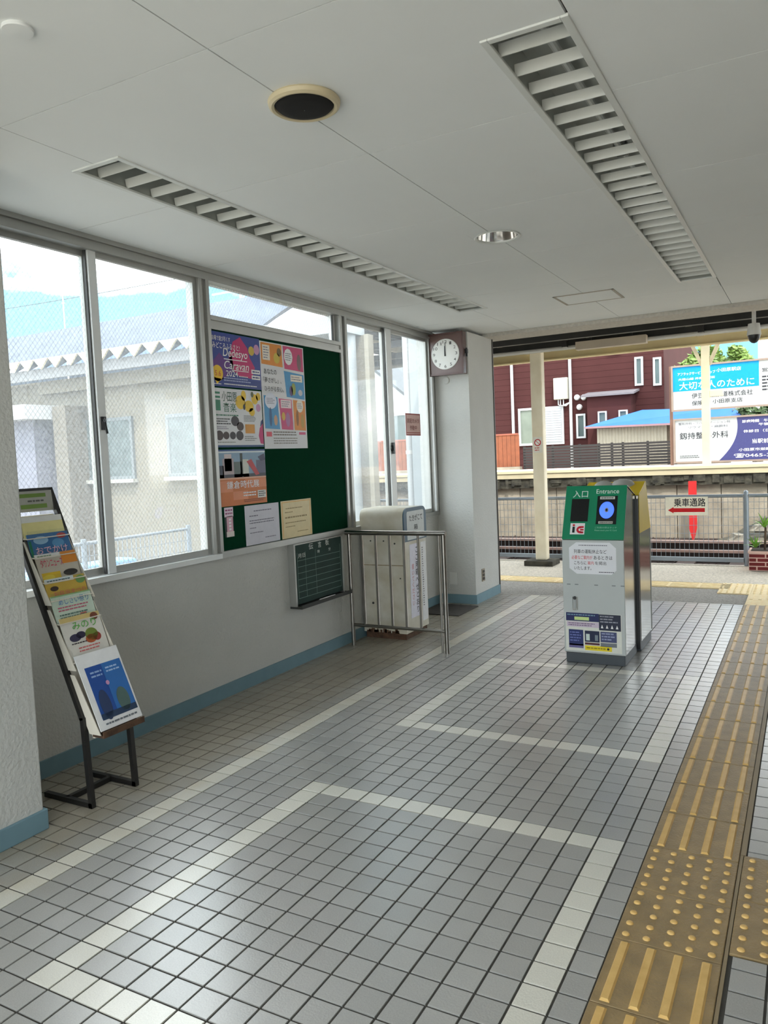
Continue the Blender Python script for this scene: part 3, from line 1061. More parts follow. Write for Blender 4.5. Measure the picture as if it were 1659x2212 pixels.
for a, b, c_, d, q in ((.36, .86, .07, .05, cm(214, 186, 60)), (.42, .92, .05, .04, cm(120, 96, 40)), (.88, .85, .05, .08, cm(130, 96, 100)), (.72, .58, .05, .06, cm(150, 160, 60)), (.66, .56, .04, .05, cm(90, 60, 110)), (.88, .55, .05, .03, cm(200, 200, 210)),
                       (.16, .3, .03, .09, cm(44, 92, 140)), (.27, .27, .04, .05, cm(200, 160, 130)), (.45, .31, .04, .04, cm(220, 176, 60)), (.55, .28, .05, .07, cm(176, 110, 160)), (.78, .3, .03, .08, cm(150, 96, 30)), (.9, .27, .04, .07, cm(196, 150, 50))):
    p.ell(X(a), Y(b), X(c_), Y(d), q, 2)
p.rect(X(.05), Y(.115), X(.17), Y(.16), cm(216, 62, 84), 1); p.rect(X(.8), Y(.135), X(.96), Y(.16), PK, 1)
p.fin('artwork', r)
p.text('あなたの', X(.06), Y(.7), X(.34), Y(.75), Bk, 3); p.text('「夢さがし」、', X(.04), Y(.62), X(.44), Y(.67), Bk, 3); p.text('ひろがる安心。', X(.06), Y(.54), X(.48), Y(.59), Bk, 3)
for a in ((.07, .84, .2, .96, 5), (.56, .85, .7, .93, 4), (.68, .665, .92, .71, 2), (.09, .42, .27, .48, 4), (.42, .4, .62, .46, 3), (.79, .39, .91, .45, 4)):
    p.lines(X(a[0]), Y(a[1]), X(a[2]), Y(a[3]), a[4], cm(120, 120, 140), 3, fill=.35)
p.lines(X(.2), Y(.12), X(.74), Y(.17), 2, cm(120, 110, 100), 3, rag=.1); p.lines(X(.2), Y(.04), X(.76), Y(.11), 3, cm(150, 146, 140), 3, rag=.1)
p.fin('lettering', r)

# 4 orange street-photo poster
r, p, W_, H_ = poster('travel_poster', .873, 1.202, 1.372, 1.562, 'poster with street scene above and orange band with white title below', paper=cm(206, 116, 56))
p.rect(0, Y(.5), X(1), Y(1), cm(132, 160, 184), 1); p.rect(0, Y(.94), X(1), Y(.97), cm(214, 224, 232), 2); p.rect(0, Y(.97), X(1), Y(1), cm(30, 74, 130), 2)
for a in ((0, .5, .14, .72, (60, 64, 80)), (.12, .56, .34, .84, (176, 160, 164)), (.16, .62, .3, .92, (206, 192, 192)), (.34, .5, .5, .78, (96, 110, 106)), (.47, .52, .52, .93, (52, 60, 50)), (.52, .5, .64, .82, (206, 206, 196)), (.8, .56, 1, .8, (96, 96, 120)), (.0, .5, 1, .56, (72, 70, 80))):
    p.rect(X(a[0]), Y(a[1]), X(a[2]), Y(a[3]), cm(*a[4]), 2)
p.poly([(X(.6), Y(.78)), (X(.7), Y(.82)), (X(.86), Y(.54)), (X(.78), Y(.52))], cm(190, 66, 70), 3)
p.poly([(X(.84), Y(.86)), (X(.98), Y(.92)), (X(1), Y(.8)), (X(.9), Y(.78))], cm(70, 70, 96), 3)
p.rect(X(0), Y(.47), X(1), Y(.5), cm(226, 170, 140), 2)
for a in ((0, .25, .3, .45), (.55, .3, 1, .46), (.3, .1, .6, .25)):
    p.rect(X(a[0]), Y(a[1]), X(a[2]), Y(a[3]), cm(222, 140, 96), 1)
p.rect(X(.8), Y(.1), X(.98), Y(.24), cm(226, 222, 214), 2)
p.fin('artwork', r)
p.text('鎌倉時代展', X(.18), Y(.3), X(.84), Y(.44), Wt, 4)
p.lines(X(.5), Y(.14), X(.78), Y(.24), 2, Wt, 4); p.lines(X(.5), Y(.04), X(.98), Y(.1), 2, cm(120, 56, 20), 4); p.lines(X(.82), Y(.12), X(.97), Y(.23), 3, Bk, 4)
p.fin('lettering', r)

# ribbon strip and two typed notices
r, p, W_, H_ = poster('paper_tag', .924, 1.008, 1.010, 1.196, 'narrow pink and white paper tag hanging at the bottom left of the board', 'tag', paper=cm(22, 40, 34))
p.rect(0, Y(.68), X(1), Y(1), cm(226, 206, 220), 1); p.rect(X(.22), Y(.12), X(.92), Y(.7), cm(216, 170, 186), 1); p.rect(X(.15), 0, X(1), Y(.18), cm(222, 212, 206), 2)
p.lines(X(.1), Y(.74), X(.9), Y(.96), 2, cm(150, 60, 110), 2, rag=0)
for i in range(4):
    p.rect(X(.45), Y(.22 + .11 * i), X(.7), Y(.29 + .11 * i), Wt, 3)
p.fin('artwork', r)
r, p, W_, H_ = poster('typed_notice', 1.126, .9285, 1.497, 1.192, 'plain white typed notice pinned at the bottom of the green board', 'notice', paper=cm(206, 204, 214), group='typed notices on the green board')
for a in ((.25, .82, .8, .88), (.12, .7, .38, .76), (.12, .52, .85, .64), (.12, .4, .3, .45), (.12, .28, .5, .33), (.55, .12, .88, .17)):
    p.lines(X(a[0]), Y(a[1]), X(a[2]), Y(a[3]), 2 if a[3] - a[1] > .1 else 1, cm(110, 108, 124), 1, fill=.4, rag=.1)
p.fin('lettering', r)
r, p, W_, H_ = poster('typed_notice', 1.522, .9285, 1.897, 1.195, 'yellowed notice with typed lines at the bottom of the green board', 'notice', paper=cm(222, 204, 158), group='typed notices on the green board')
for a in ((.15, .76, .75, .82), (.12, .66, .4, .72), (.12, .5, .85, .6), (.12, .38, .8, .44), (.12, .28, .45, .33), (.5, .12, .86, .17)):
    p.lines(X(a[0]), Y(a[1]), X(a[2]), Y(a[3]), 1, cm(150, 128, 84), 1, fill=.4, rag=.1)
for q in ((.03, .03, .05, .97), (.95, .03, .97, .97), (.03, .95, .97, .97)):
    p.rect(X(q[0]), Y(q[1]), X(q[2]), Y(q[3]), cm(226, 176, 104), 1)
p.fin('lettering', r)

# ================================================================== BLACKBOARD on the wall below
t = thing('message_blackboard', (-1.2, 1.9, .43), 'dark green chalk message board with ruled lines hung below the notice board', 'blackboard')
M_CHB = mat('blackboard_green', (26, 54, 48), rough=.75, var=.2, vscale=9)
m_ = MB(); m_.box(XW + .002, 1.60, .45, -1.185, 2.225, .882, M_CHB); m_.build('slate', t)
m_ = MB()
for a in ((1.585, .44, 1.602, .884), (2.223, .44, 2.24, .884)):
    m_.box(XW + .002, a[0], a[1], -1.178, a[2], a[3], M_ALU)
m_.box(XW + .002, 1.602, .876, -1.178, 2.223, .884, M_ALU); m_.build('frame', t)
m_ = MB(); m_.box(XW + .002, 1.585, .425, -1.13, 2.27, .44, M_DSTEEL); m_.box(-1.135, 1.585, .44, -1.13, 2.27, .452, M_DSTEEL); m_.build('chalk_tray', t)
p = Pan((-1.1845, 1.60, .45), UY, UZ)
CK = cm(120, 148, 138); CW = cm(214, 222, 216)
for i in range(7):
    p.rect(.03, .04 + .045 * i, .6, .043 + .045 * i, CK, 1)
for x_ in (.03, .13, .26, .6):
    p.rect(x_, .04, x_ + .003, .37, CK, 1)
p.text('伝', .18, .375, .235, .42, CW, 2); p.text('言', .30, .375, .345, .42, CW, 2); p.text('板', .40, .38, .45, .425, CW, 2)
p.text('月日', .04, .33, .13, .36, CW, 2); p.text('時', .29, .335, .32, .36, CW, 2); p.text('分', .44, .335, .47, .36, CW, 2)
p.fin('lettering', t)
m_ = MB(); m_.cyl((-1.155, 1.85, .4465), (-1.15, 2.05, .4465), .006, Wt, n=8)
tag(m_.build('chalk_stick', base=(-1.15, 1.95, .44)), 'white chalk stick lying in the tray of the message board', 'chalk')

# small camera notice stuck on the window
t = thing('window_sticker', (-1.247, 3.69, 1.66), 'small reddish bordered notice stuck on the right window pane', 'sticker')
p = Pan((-1.2465, 3.54, 1.665), UY, UZ); p.sheet(.305, .205, .001, cm(150, 62, 58)); p.rect(.012, .012, .293, .193, cm(206, 168, 160), 1)
p.rect(.012, .022, .293, .03, cm(150, 62, 58), 2); p.fin('sheet', t)
p.text('防犯カメラ', .03, .115, .275, .16, cm(120, 40, 40), 3); p.text('作動中', .08, .05, .225, .095, cm(120, 40, 40), 3); p.fin('lettering', t)

# ================================================================== CLOCK
t = thing('wall_clock', (-1.04, 4.14, 2.24), 'square wall clock in smoky brown case on the far pillar', 'clock')
cx, cz, yf = -1.05, 2.436, 4.055
m_ = MB(); m_.box(-1.232, yf, 2.238, -.866, 4.139, 2.638, M_BROWN); m_.build('case', t, bevel=.006)
m_ = MB()
for a in ((-1.232, 2.238, -.866, 2.256), (-1.232, 2.62, -.866, 2.638), (-1.232, 2.256, -1.214, 2.62), (-.884, 2.256, -.866, 2.62)):
    m_.box(a[0], yf - .006, a[1], a[2], yf, a[3], mat('clock_bezel', (88, 62, 58), rough=.3))
m_.build('bezel', t)
m_ = MB(); m_.lathe([(.001, -.009), (.140, -.009), (.146, -.006), (.146, 0)], (cx, yf, cz), mat('clock_dial', (226, 226, 222), rough=.4, var=.01), n=48, axis=1); m_.build('dial', t)
p = Pan((cx, yf - .0095, cz), UX, UZ)
for h in range(12):
    a = math.pi / 2 - h * math.pi / 6
    s_ = str(h if h else 12); wd = .011 if len(s_) == 1 else .022
    x_, z_ = .116 * math.cos(a), .116 * math.sin(a)
    p.text(s_, x_ - wd, z_ - .014, x_ + wd, z_ + .014, cm(90, 88, 86), 1)
p.fin('numerals', t)
for nm, a, ln, wd in (('hour_hand', 91, .075, .008), ('minute_hand', 88, .11, .005)):
    a = math.radians(a); d = (math.cos(a), math.sin(a)); q = (-d[1], d[0])
    p.poly([(-d[0] * .02 + q[0] * wd, -d[1] * .02 + q[1] * wd), (-d[0] * .02 - q[0] * wd, -d[1] * .02 - q[1] * wd), (d[0] * ln - q[0] * wd * .5, d[1] * ln - q[1] * wd * .5), (d[0] * ln + q[0] * wd * .5, d[1] * ln + q[1] * wd * .5)], Bk, 5 if nm[0] == 'h' else 7)
    p.fin(nm, t)
m_ = MB(); m_.box(-.866, 4.09, 2.43, -.842, 4.12, 2.47, M_BLACK); m_.cyl((-.85, 4.1, 2.40), (-.85, 4.1, 2.48), .01, M_BLACK); m_.build('hinge_latch', t)

m_ = MB(); m_.lathe([(.036, 0), (.036, -.008), (.03, -.012), (.001, -.012)], (-1.09, 4.14, 2.195), M_WALL, n=24, axis=1)
tag(m_.build('cable_cover', base=(-1.09, 4.14, 2.195)), 'small round white cable cover on the pillar under the clock', 'cover plate')
m_ = MB(); m_.box(-1.13, 4.133, .185, -1.045, 4.14, .305, mat('blank_plate', (214, 214, 210), rough=.4))
tag(m_.build('blank_wall_plate', base=(-1.09, 4.14, .18), bevel=.002), 'blank white wall plate low on the pillar face behind the railing', 'wall plate')
t = thing('wall_socket', (-.855, 4.335, .2), 'dark wall socket low on the pillar side', 'socket')
m_ = MB(); m_.box(-.855, 4.30, .197, -.848, 4.372, .322, mat('socket_plate', (150, 140, 124), rough=.4)); m_.build('plate', t)
for z_ in (.212, .247, .282):
    m_ = MB(); m_.box(-.849, 4.314, z_, -.844, 4.358, z_ + .027, M_BLACK); m_.build('outlet', t)

m_ = MB(); m_.box(-1.21, 3.55, .0005, -.79, 4.03, .009, mat('dark_patch', (62, 58, 54), rough=.9, var=.25, vscale=20))  # thin dark patch laid on the tiles before the pillar
tag(m_.build('dark_floor_patch', base=(-1.0, 3.8, 0), bevel=.003), 'thin dark patch on the tiles at the foot of the far pillar', 'mat')

# ================================================================== LEAFLET STAND
t = thing('leaflet_stand', (-.9, -.5, 0), 'black steel leaflet stand leaning back beside the entrance pillar', 'leaflet stand')
YN, YF = -.62, -.372
s_ = .022
for yy in (YN, YF):
    m_ = MB()
    m_.bar((-.74, yy, 0), (-.758, yy, .40), s_, s_, M_BLACKM, up=(0, 1, 0)); m_.bar((-.758, yy, .39), (-1.19, yy, 1.39), s_, s_, M_BLACKM, up=(0, 1, 0))
    m_.build('upright', t)
    m_ = MB(); m_.bar((-.729, yy, .012), (-1.04, yy, .012), s_, s_, M_BLACKM); m_.build('foot', t)
m_ = MB(); m_.bar((-.9, YN, .012), (-.9, YF, .012), s_, s_, M_BLACKM); m_.build('cross_bar', t)
m_ = MB(); m_.bar((-1.19, YN - .011, 1.385), (-1.19, YF + .011, 1.385), s_, s_, M_BLACKM); m_.build('top_bar', t)
# slope helper: x of the tray face at height z
def sx(z):
    return -.700 - (z - .34) * .465


m_ = MB(); M_TRAY = mat('ivory_tray_board', (226, 218, 204), rough=.5, var=.05)
m_.add([(sx(.31) - .035, YN + .014, .31), (sx(.31) - .035, YF - .014, .31), (sx(1.27) - .035, YF - .014, 1.27), (sx(1.27) - .035, YN + .014, 1.27),
        (sx(.31) - .02, YN + .014, .31), (sx(.31) - .02, YF - .014, .31), (sx(1.27) - .02, YF - .014, 1.27), (sx(1.27) - .02, YN + .014, 1.27)],
       [(0, 1, 2, 3), (7, 6, 5, 4), (0, 4, 5, 1), (1, 5, 6, 2), (2, 6, 7, 3), (3, 7, 4, 0)], M_TRAY)
m_.build('back_panel', t)
for yy in (YN + .006, YF - .006):
    m_ = MB()
    for za, zb in ((.33, .58), (.60, .86), (.88, 1.16)):
        m_.prism([(za, sx(za) - .034), (za, sx(za) + .034), (zb, sx(zb) + .012), (zb, sx(zb) - .034)], 1, yy - .002, yy + .002, M_TRAY)
    m_.build('side_panel', t)
tiers = [1.272, 1.185, 1.095, .985, .905, .81, .655]
M_ACR = glass_mat('clear_acrylic', .05, False)
for zb in (1.175, 1.09, .98, .90, .80, .635):
    m_ = MB()
    m_.add([(sx(zb) + .037, YN + .012, zb), (sx(zb) + .037, YF - .012, zb), (sx(zb) + .033, YF - .012, zb + .03), (sx(zb) + .033, YN + .012, zb + .03)], [(0, 1, 2, 3)], M_ACR)
    m_.build('pocket_front', t)
    m_ = MB(); m_.box(sx(zb) - .02, YN + .010, zb - .006, sx(zb) + .036, YF - .010, zb - .002, M_TRAY); m_.build('pocket_shelf', t)
m_ = MB(); m_.box(sx(.33) - .02, YN + .008, .318, sx(.33) + .05, YF - .008, .328, M_RUST); m_.box(sx(.33) + .044, YN + .008, .328, sx(.33) + .05, YF - .008, .345, M_RUST); m_.build('bottom_ledge', t)


def slope_pan(zb, zt, off_b, off_t, ya, yb):
    """surface leaning along the stand: facing +X"""
    O = Vector((sx(zb) + off_b, ya, zb)); top = Vector((sx(zt) + off_t, ya, zt))
    v = (top - O); L_ = v.length
    return Pan(O, (0, 1, 0), v, step=.0008), yb - ya, L_


def leaflet(name, zb, zt, label, paper, deco, ya=YN + .016, yb=YF - .016, off=(.012, .030)):
    r = thing(name, (sx(zb), (ya + yb) / 2, zb), label, 'leaflet', 'leaflets in the stand')
    p, W_, H_ = slope_pan(zb, zt, off[0], off[1], ya, yb)
    p.sheet(W_, H_, .004, paper); p.fin('booklet', r)
    p.rect(0, 0, W_, H_, paper, .5); deco(p, W_, H_); p.fin('cover_print', r)


def dk(*its):
    def f(p, W_, H_):
        for it in its:
            k = it[0]
            if k == 'r': p.rect(it[1] * W_, it[2] * H_, it[3] * W_, it[4] * H_, cm(*it[5]), it[6] if len(it) > 6 else 1)
            elif k == 'e': p.ell(it[1] * W_, it[2] * H_, it[3] * W_, it[4] * H_, cm(*it[5]), it[6] if len(it) > 6 else 2)
            elif k == 't': p.text(it[1], it[2] * W_, it[3] * H_, it[4] * W_, it[5] * H_, cm(*it[6]), 4)
            elif k == 'l': p.lines(it[1] * W_, it[2] * H_, it[3] * W_, it[4] * H_, it[5], cm(*it[6]), 3)
    return f


r = thing('stand_sign', (-1.17, -.5, 1.285), 'grey header card with two green bars on top of the leaflet stand', 'sign')
p = Pan((-1.150, YN + .012, 1.288), UY, (-.12, 0, 1)); p.sheet(.224, .096, .003, cm(176, 176, 170)); p.fin('card', r)
p.rect(.03, .066, .19, .084, cm(112, 142, 66), 1); p.rect(.05, .014, .19, .034, cm(122, 152, 76), 1); p.lines(.09, .04, .19, .058, 1, cm(96, 96, 92), 1); p.fin('print', r)
leaflet('leaflet', 1.175, 1.268, 'plain pale yellow leaflet in the top pocket of the stand', cm(236, 226, 160), dk(('r', 0, .72, 1, 1, (232, 232, 228))))
leaflet('leaflet', 1.09, 1.19, 'blue leaflet with pink and white lettering, second from the top of the stand', cm(60, 112, 164), dk(('r', .0, 0, .06, .7, (40, 120, 90)), ('e', .3, .7, .18, .18, (150, 190, 220)), ('e', .82, .82, .12, .12, (190, 80, 76)), ('e', .7, .5, .15, .2, (92, 150, 196)), ('t', 'おでかけ', .12, .08, .9, .4, (236, 190, 206))))
leaflet('leaflet', .98, 1.10, 'colourful magazine with red title, orange corner and yellow flowers, third in the stand', cm(198, 190, 176), dk(('r', .0, .84, .6, 1, (236, 236, 236)), ('r', .62, .55, 1, 1, (222, 140, 50)), ('r', .05, .0, .5, .3, (226, 190, 50)), ('e', .75, .2, .18, .12, (50, 46, 44)), ('e', .2, .12, .15, .1, (240, 214, 70)), ('t', 'タウンニュース', .08, .5, .62, .8, (204, 50, 84)), ('l', .05, .88, .55, .96, 1, (120, 150, 120))))
leaflet('leaflet', .90, .99, 'mustard yellow leaflet with a white strip and green disc, fourth in the stand', cm(206, 172, 74), dk(('r', 0, .78, .72, 1, (226, 234, 236)), ('e', .88, .75, .12, .2, (116, 160, 92)), ('e', .2, .5, .1, .12, (66, 50, 40)), ('t', 'お弁当まつり', .15, .06, .95, .36, (214, 120, 100)), ('l', .06, .82, .66, .95, 1, (60, 96, 110))))
leaflet('leaflet', .80, .915, 'pale green handwritten leaflet with blue and red lines, fifth in the stand', cm(206, 222, 206), dk(('r', 0, .95, 1, 1, (150, 190, 130)), ('t', 'あじさい祭り', .15, .62, .9, .88, (90, 130, 180)), ('l', .1, .36, .9, .58, 2, (200, 110, 130)), ('l', .1, .08, .92, .3, 2, (90, 120, 110)), ('r', .6, .05, .76, .2, (200, 90, 80), 2)))
leaflet('leaflet', .635, .818, 'white poster leaflet with green title and photos of fruit, sixth in the stand', cm(226, 222, 214), dk(('r', 0, .88, 1, 1, (222, 196, 130)), ('e', .85, .9, .1, .09, (120, 60, 40)), ('t', 'みのり', .25, .68, .85, .86, (90, 176, 70)), ('e', .25, .5, .14, .09, (62, 58, 84)), ('e', .4, .54, .12, .08, (50, 46, 70)), ('e', .66, .5, .16, .15, (120, 140, 60)), ('e', .62, .4, .14, .1, (186, 92, 50)), ('e', .78, .42, .1, .1, (150, 60, 50)), ('l', .12, .34, .5, .4, 1, (70, 60, 66)), ('l', .25, .14, .95, .28, 2, (214, 120, 120)), ('l', .12, .02, .9, .07, 1, (80, 80, 90))))
leaflet('leaflet', .345, .66, 'large leaflet with blue castle pictures in a clear sleeve at the bottom of the stand', cm(236, 236, 238), dk(('r', .12, .12, .96, .82, (40, 82, 160)), ('r', .5, .12, .96, .82, (52, 112, 184), 2), ('e', .72, .3, .14, .16, (84, 108, 104), 3), ('e', .3, .3, .12, .2, (50, 66, 104), 3), ('r', .12, .12, .96, .2, (46, 66, 96), 3), ('l', .2, .66, .48, .76, 2, (150, 180, 226)), ('l', .56, .68, .9, .77, 2, (170, 200, 236)), ('l', .15, .04, .95, .09, 1, (110, 116, 124)), ('e', .5, .56, .04, .03, (200, 150, 190), 4)), off=(.040, .046), ya=YN + .010, yb=YF - .004)

# ================================================================== RAILING
t = thing('barrier_railing', (-.755, 2.305, 0), 'low stainless steel railing with vertical bars guarding the white box', 'railing')
for x_ in (-1.158, -.350):
    m_ = MB(); m_.cyl((x_, 2.305, 0), (x_, 2.305, .885), .017, M_RAIL, n=14)
    if x_ > -1: m_.cyl((x_ - .036, 2.305, 0), (x_ - .036, 2.305, .885), .010, M_RAIL, n=10)
    m_.build('post', t, smooth=True)
m_ = MB(); m_.cyl((-1.19, 2.305, .895), (-.33, 2.305, .895), .019, M_RAIL, n=14); m_.build('top_rail', t, smooth=True)
m_ = MB(); m_.cyl((-1.158, 2.305, .165), (-.35, 2.305, .165), .013, M_RAIL, n=12); m_.build('bottom_rail', t, smooth=True)
for i in range(5):
    x_ = -1.045 + .122 * i
    m_ = MB(); m_.cyl((x_, 2.305, .165), (x_, 2.305, .885), .010, M_RAIL, n=10); m_.build('bar', t, smooth=True)

# ================================================================== OLD WHITE BOX
t = thing('ticket_collection_box', (-1.01, 2.78, 0), 'weathered white steel collection box with rounded top behind the railing', 'collection box')
bx0, bx1, by0, by1 = -1.215, -.822, 2.575, 2.985
m_ = MB()
prof = [(by0, .05), (by1, .05)]
for i in range(7):
    a = math.pi / 2 * i / 6
    prof.append((by1 - .07 + .07 * math.cos(a), .99 + .07 * math.sin(a)))
for i in range(7):
    a = math.pi / 2 * i / 6
    prof.append((by0 + .07 - .07 * math.sin(a), .99 + .07 * math.cos(a)))
m_.prism(prof, 0, bx0, bx1, M_OLDW); m_.build('body', t, bevel=.008, smooth=True)
m_ = MB(); m_.box(bx0 + .01, by0 - .003, .60, bx1 - .01, by0, .606, mat('rust_stain', (150, 134, 104), rough=.9, var=.3, vscale=20)); m_.build('seam', t)
for x_, z_, r_ in ((-1.12, .80, .006), (-1.0, .80, .006), (-.9, .78, .007), (-1.12, .29, .010), (-.86, .5, .006)):
    m_ = MB(); m_.cyl((x_, by0 - .004, z_), (x_, by0 + .004, z_), r_, M_DSTEEL, n=8); m_.build('bolt', t)
m_ = MB(); m_.box(bx0 + .012, by0 + .012, 0, bx1 - .012, by1 - .012, .05, M_RUST)
random.seed(3)
for i in range(16):
    x_ = random.uniform(bx0 + .02, bx1 - .04); m_.box(x_, by0 - .0015, .05, x_ + random.uniform(.01, .04), by0, .05 + random.uniform(.005, .035), M_RUST)
m_.build('rusty_skirt', t)
# round-topped blue rimmed sign on the aisle side
def arch(y0, y1, z0, z1, r, n=6):
    pts = [(y0, z0), (y1, z0)]
    for i in range(n + 1):
        a = math.pi / 2 * i / n; pts.append((y1 - r + r * math.cos(a), z1 - r + r * math.sin(a)))
    for i in range(n + 1):
        a = math.pi / 2 + math.pi / 2 * i / n; pts.append((y0 + r + r * math.cos(a), z1 - r + r * math.sin(a)))
    return pts


m_ = MB(); m_.prism(arch(by0 + .002, by1 - .004, .79, 1.058, .065), 0, bx1 + .001, bx1 + .012, mat('slate_blue_sign_rim', (74, 98, 116), rough=.5)); m_.build('sign_rim', t)
m_ = MB(); m_.prism(arch(by0 + .05, by1 - .05, .80, 1.03, .02), 0, bx1 + .012, bx1 + .014, cm(206, 210, 210)); m_.build('sign_plate', t)
p = Pan((bx1 + .0145, by0 + .05, .79), UY, UZ)
p.text('たきがこて', .04, .16, .28, .21, Bk, 1, bold=.012); p.text('箱', .12, .085, .19, .13, Bk, 1, bold=.012); p.fin('lettering', t)
r = thing('handwritten_notice', (bx1 + .003, 2.78, .15), 'white handwritten vertical notice taped to the side of the white box', 'notice')
p = Pan((bx1 + .002, by0 + .09, .16), UY, (0, .02, 1)); p.sheet(.17, .60, .001, cm(222, 220, 232)); p.fin('sheet', r)
p.text('ここ用箱へせとおり', .095, .03, .15, .57, cm(40, 40, 46), 1, vertical=True, bold=.012); p.text('書いてください', .03, .10, .07, .44, cm(196, 120, 132), 1, vertical=True); p.fin('lettering', r)
r = thing('handwritten_notice', (bx1 + .003, 2.93, .12), 'narrow paper strip with small writing at the far edge of the white box', 'notice')
p = Pan((bx1 + .002, by0 + .30, .10), UY, UZ); p.sheet(.10, .66, .001, cm(226, 226, 228)); p.fin('sheet', r)
p.lines(.02, .12, .045, .62, 26, cm(110, 108, 112), 1, fill=.5); p.fin('lettering', r)

# ================================================================== GATE MACHINES
def gate(name, base_y, flip, label, panelmat, xoff):
    """profile: y measured from the face into the body"""
    x0, x1 = .515 + xoff, .930 + xoff
    D = .425
    def yy(d):
        return base_y - d if flip else base_y + d
    t = thing(name, ((x0 + x1) / 2, yy(D / 2), 0), label, 'ticket gate')
    def pr(poly, a, b, mt, nm, bev=.004):
        m_ = MB(); q = [(yy(d), z) for d, z in poly]
        if not flip: pass
        m_.prism(q, 0, a, b, mt); return m_.build(nm, t, bevel=bev)
    # core (stainless sides) and the painted front sheet
    pr([(.006, .07), (D, .07), (D, 1.125), (.165, 1.205), (.012, .862), (.006, .85)], x0 + .004, x1 - .004, M_STEEL, 'body')
    pr([(0, .075), (.012, .075), (.012, .853), (0, .853)], x0, x1, M_GATE, 'front_panel')
    pr([(0, .856), (.012, .856), (.172, 1.213), (.160, 1.213)], x0, x1, panelmat, 'top_panel')
    pr([(.172, 1.205), (.172, 1.213), (D + .002, 1.133), (D + .002, 1.125)], x0, x1, M_GYELL if flip else M_STEEL, 'lid')
    pr([(.012, 0), (D - .01, 0), (D - .01, .07), (.012, .07)], x0 + .008, x1 - .008, M_DARK, 'plinth')
    return t, x0, x1


t, x0, x1 = gate('ticket_gate', 2.362, False, 'green topped card gate with black screen, facing the hall', M_GGREEN, 0)
GW = x1 - x0
sv = Vector((0, .160, .357)); SL = sv.length
p = Pan((x0, 2.3615, .856), UX, sv, step=.0012)
U = lambda a: a * GW
V = lambda a: a * SL
WL = cm(226, 240, 232); BKS = mat('black_gloss_screen', (12, 14, 18), rough=.15)
p.rect(U(.116), V(.333), U(.404), V(.752), BKS, 1); p.fin('screen', t)
p.rect(U(.129), V(.094), U(.366), V(.30), cm(232, 232, 232), 1)
p.rect(U(.165), V(.125), U(.205), V(.235), cm(34, 44, 44), 2); p.ell(U(.185), V(.262), U(.02), V(.02), cm(214, 40, 56), 2)
pts = []
for i in range(13):
    a = math.radians(60 + 240 * i / 12); pts.append((U(.295) + U(.062) * math.cos(a), V(.18) + V(.066) * math.sin(a)))
for i in range(13):
    a = math.radians(300 - 240 * i / 12); pts.append((U(.295) + U(.028) * math.cos(a), V(.18) + V(.026) * math.sin(a)))
for i in range(12):
    p.poly([pts[i], pts[i + 1], pts[24 - i], pts[25 - i]], cm(206, 30, 52), 2)
p.rect(U(.295), V(.165), U(.352), V(.195), cm(206, 30, 52), 2); p.rect(U(.3), V(.212), U(.35), V(.246), cm(206, 30, 52), 2); p.rect(U(.3), V(.114), U(.35), V(.148), cm(206, 30, 52), 2)
p.fin('card_mark', t)
rd = None
p.rect(U(.538), V(.282), U(.864), V(.803), BKS, 1); rd = p.fin('card_reader', t)
p.ell(U(.70), V(.54), U(.118), V(.155), mat('lit_blue_ring', (58, 92, 250), rough=.3, emit=.35), 2, n=36); p.ell(U(.70), V(.54), U(.033), V(.045), cm(150, 156, 170), 3); p.ell(U(.70), V(.54), U(.016), V(.022), Bk, 4); p.fin('touch_ring', rd)
p.rect(U(.58), V(.74), U(.82), V(.79), cm(214, 214, 208), 2); p.lines(U(.6), V(.75), U(.8), V(.78), 1, Bk, 3, rag=0); p.fin('reader_label', rd)
p.rect(U(.58), V(.29), U(.81), V(.335), cm(190, 186, 178), 2); p.lines(U(.6), V(.3), U(.8), V(.325), 1, Bk, 3, rag=0); p.fin('reader_label', rd)
p.text('入口', U(.127), V(.78), U(.375), V(.912), WL, 1); p.text('Entrance', U(.512), V(.848), U(.878), V(.93), WL, 1)
p.text('ご利用の際はタッチ', U(.53), V(.205), U(.88), V(.238), cm(150, 206, 180), 1); p.text('Please touch your IC Card', U(.53), V(.15), U(.88), V(.186), cm(150, 206, 180), 1)
p.fin('lettering', t)
r = thing('gate_notice', (x0 + GW / 2, 2.361, .62), 'white octagonal paper notice with red and black text taped on the grey gate front', 'notice')
p = Pan((x0, 2.3612, 0), UX, UZ)
p.poly([(U(.12), .66), (U(.24), .622), (U(.80), .622), (U(.88), .65), (U(.88), .80), (U(.78), .838), (U(.24), .838), (U(.12), .80)], M_PAPER, 1); p.fin('sheet', r)
p.text('列車の運転休止など', U(.2), .762, U(.73), .79, Bk, 2); p.text('必要なご案内が', U(.16), .722, U(.5), .748, cm(206, 60, 70), 2); p.text('あるときは', U(.52), .722, U(.82), .748, Bk, 2)
p.text('こちらに', U(.2), .686, U(.4), .71, Bk, 2); p.text('案内', U(.42), .686, U(.52), .71, cm(206, 60, 70), 2); p.text('を掲出', U(.54), .686, U(.72), .71, Bk, 2); p.text('いたします。', U(.2), .65, U(.48), .674, Bk, 2)
p.lines(U(.6), .632, U(.84), .642, 1, cm(60, 60, 70), 2, rag=0); p.lines(U(.28), .812, U(.74), .824, 1, cm(120, 120, 130), 2, rag=0); p.fin('lettering', r)
m_ = MB(); m_.box(x0 + U(.155), 2.356, .372, x0 + U(.24), 2.362, .462, M_STEEL); m_.box(x0 + U(.170), 2.350, .38, x0 + U(.222), 2.356, .446, mat('lever_grey', (150, 152, 150), rough=.4, metal=.5)); m_.cyl((x0 + U(.197), 2.348, .455), (x0 + U(.197), 2.36, .455), .012, M_BLACKM, n=12); m_.build('lever_lock', t, bevel=.002)
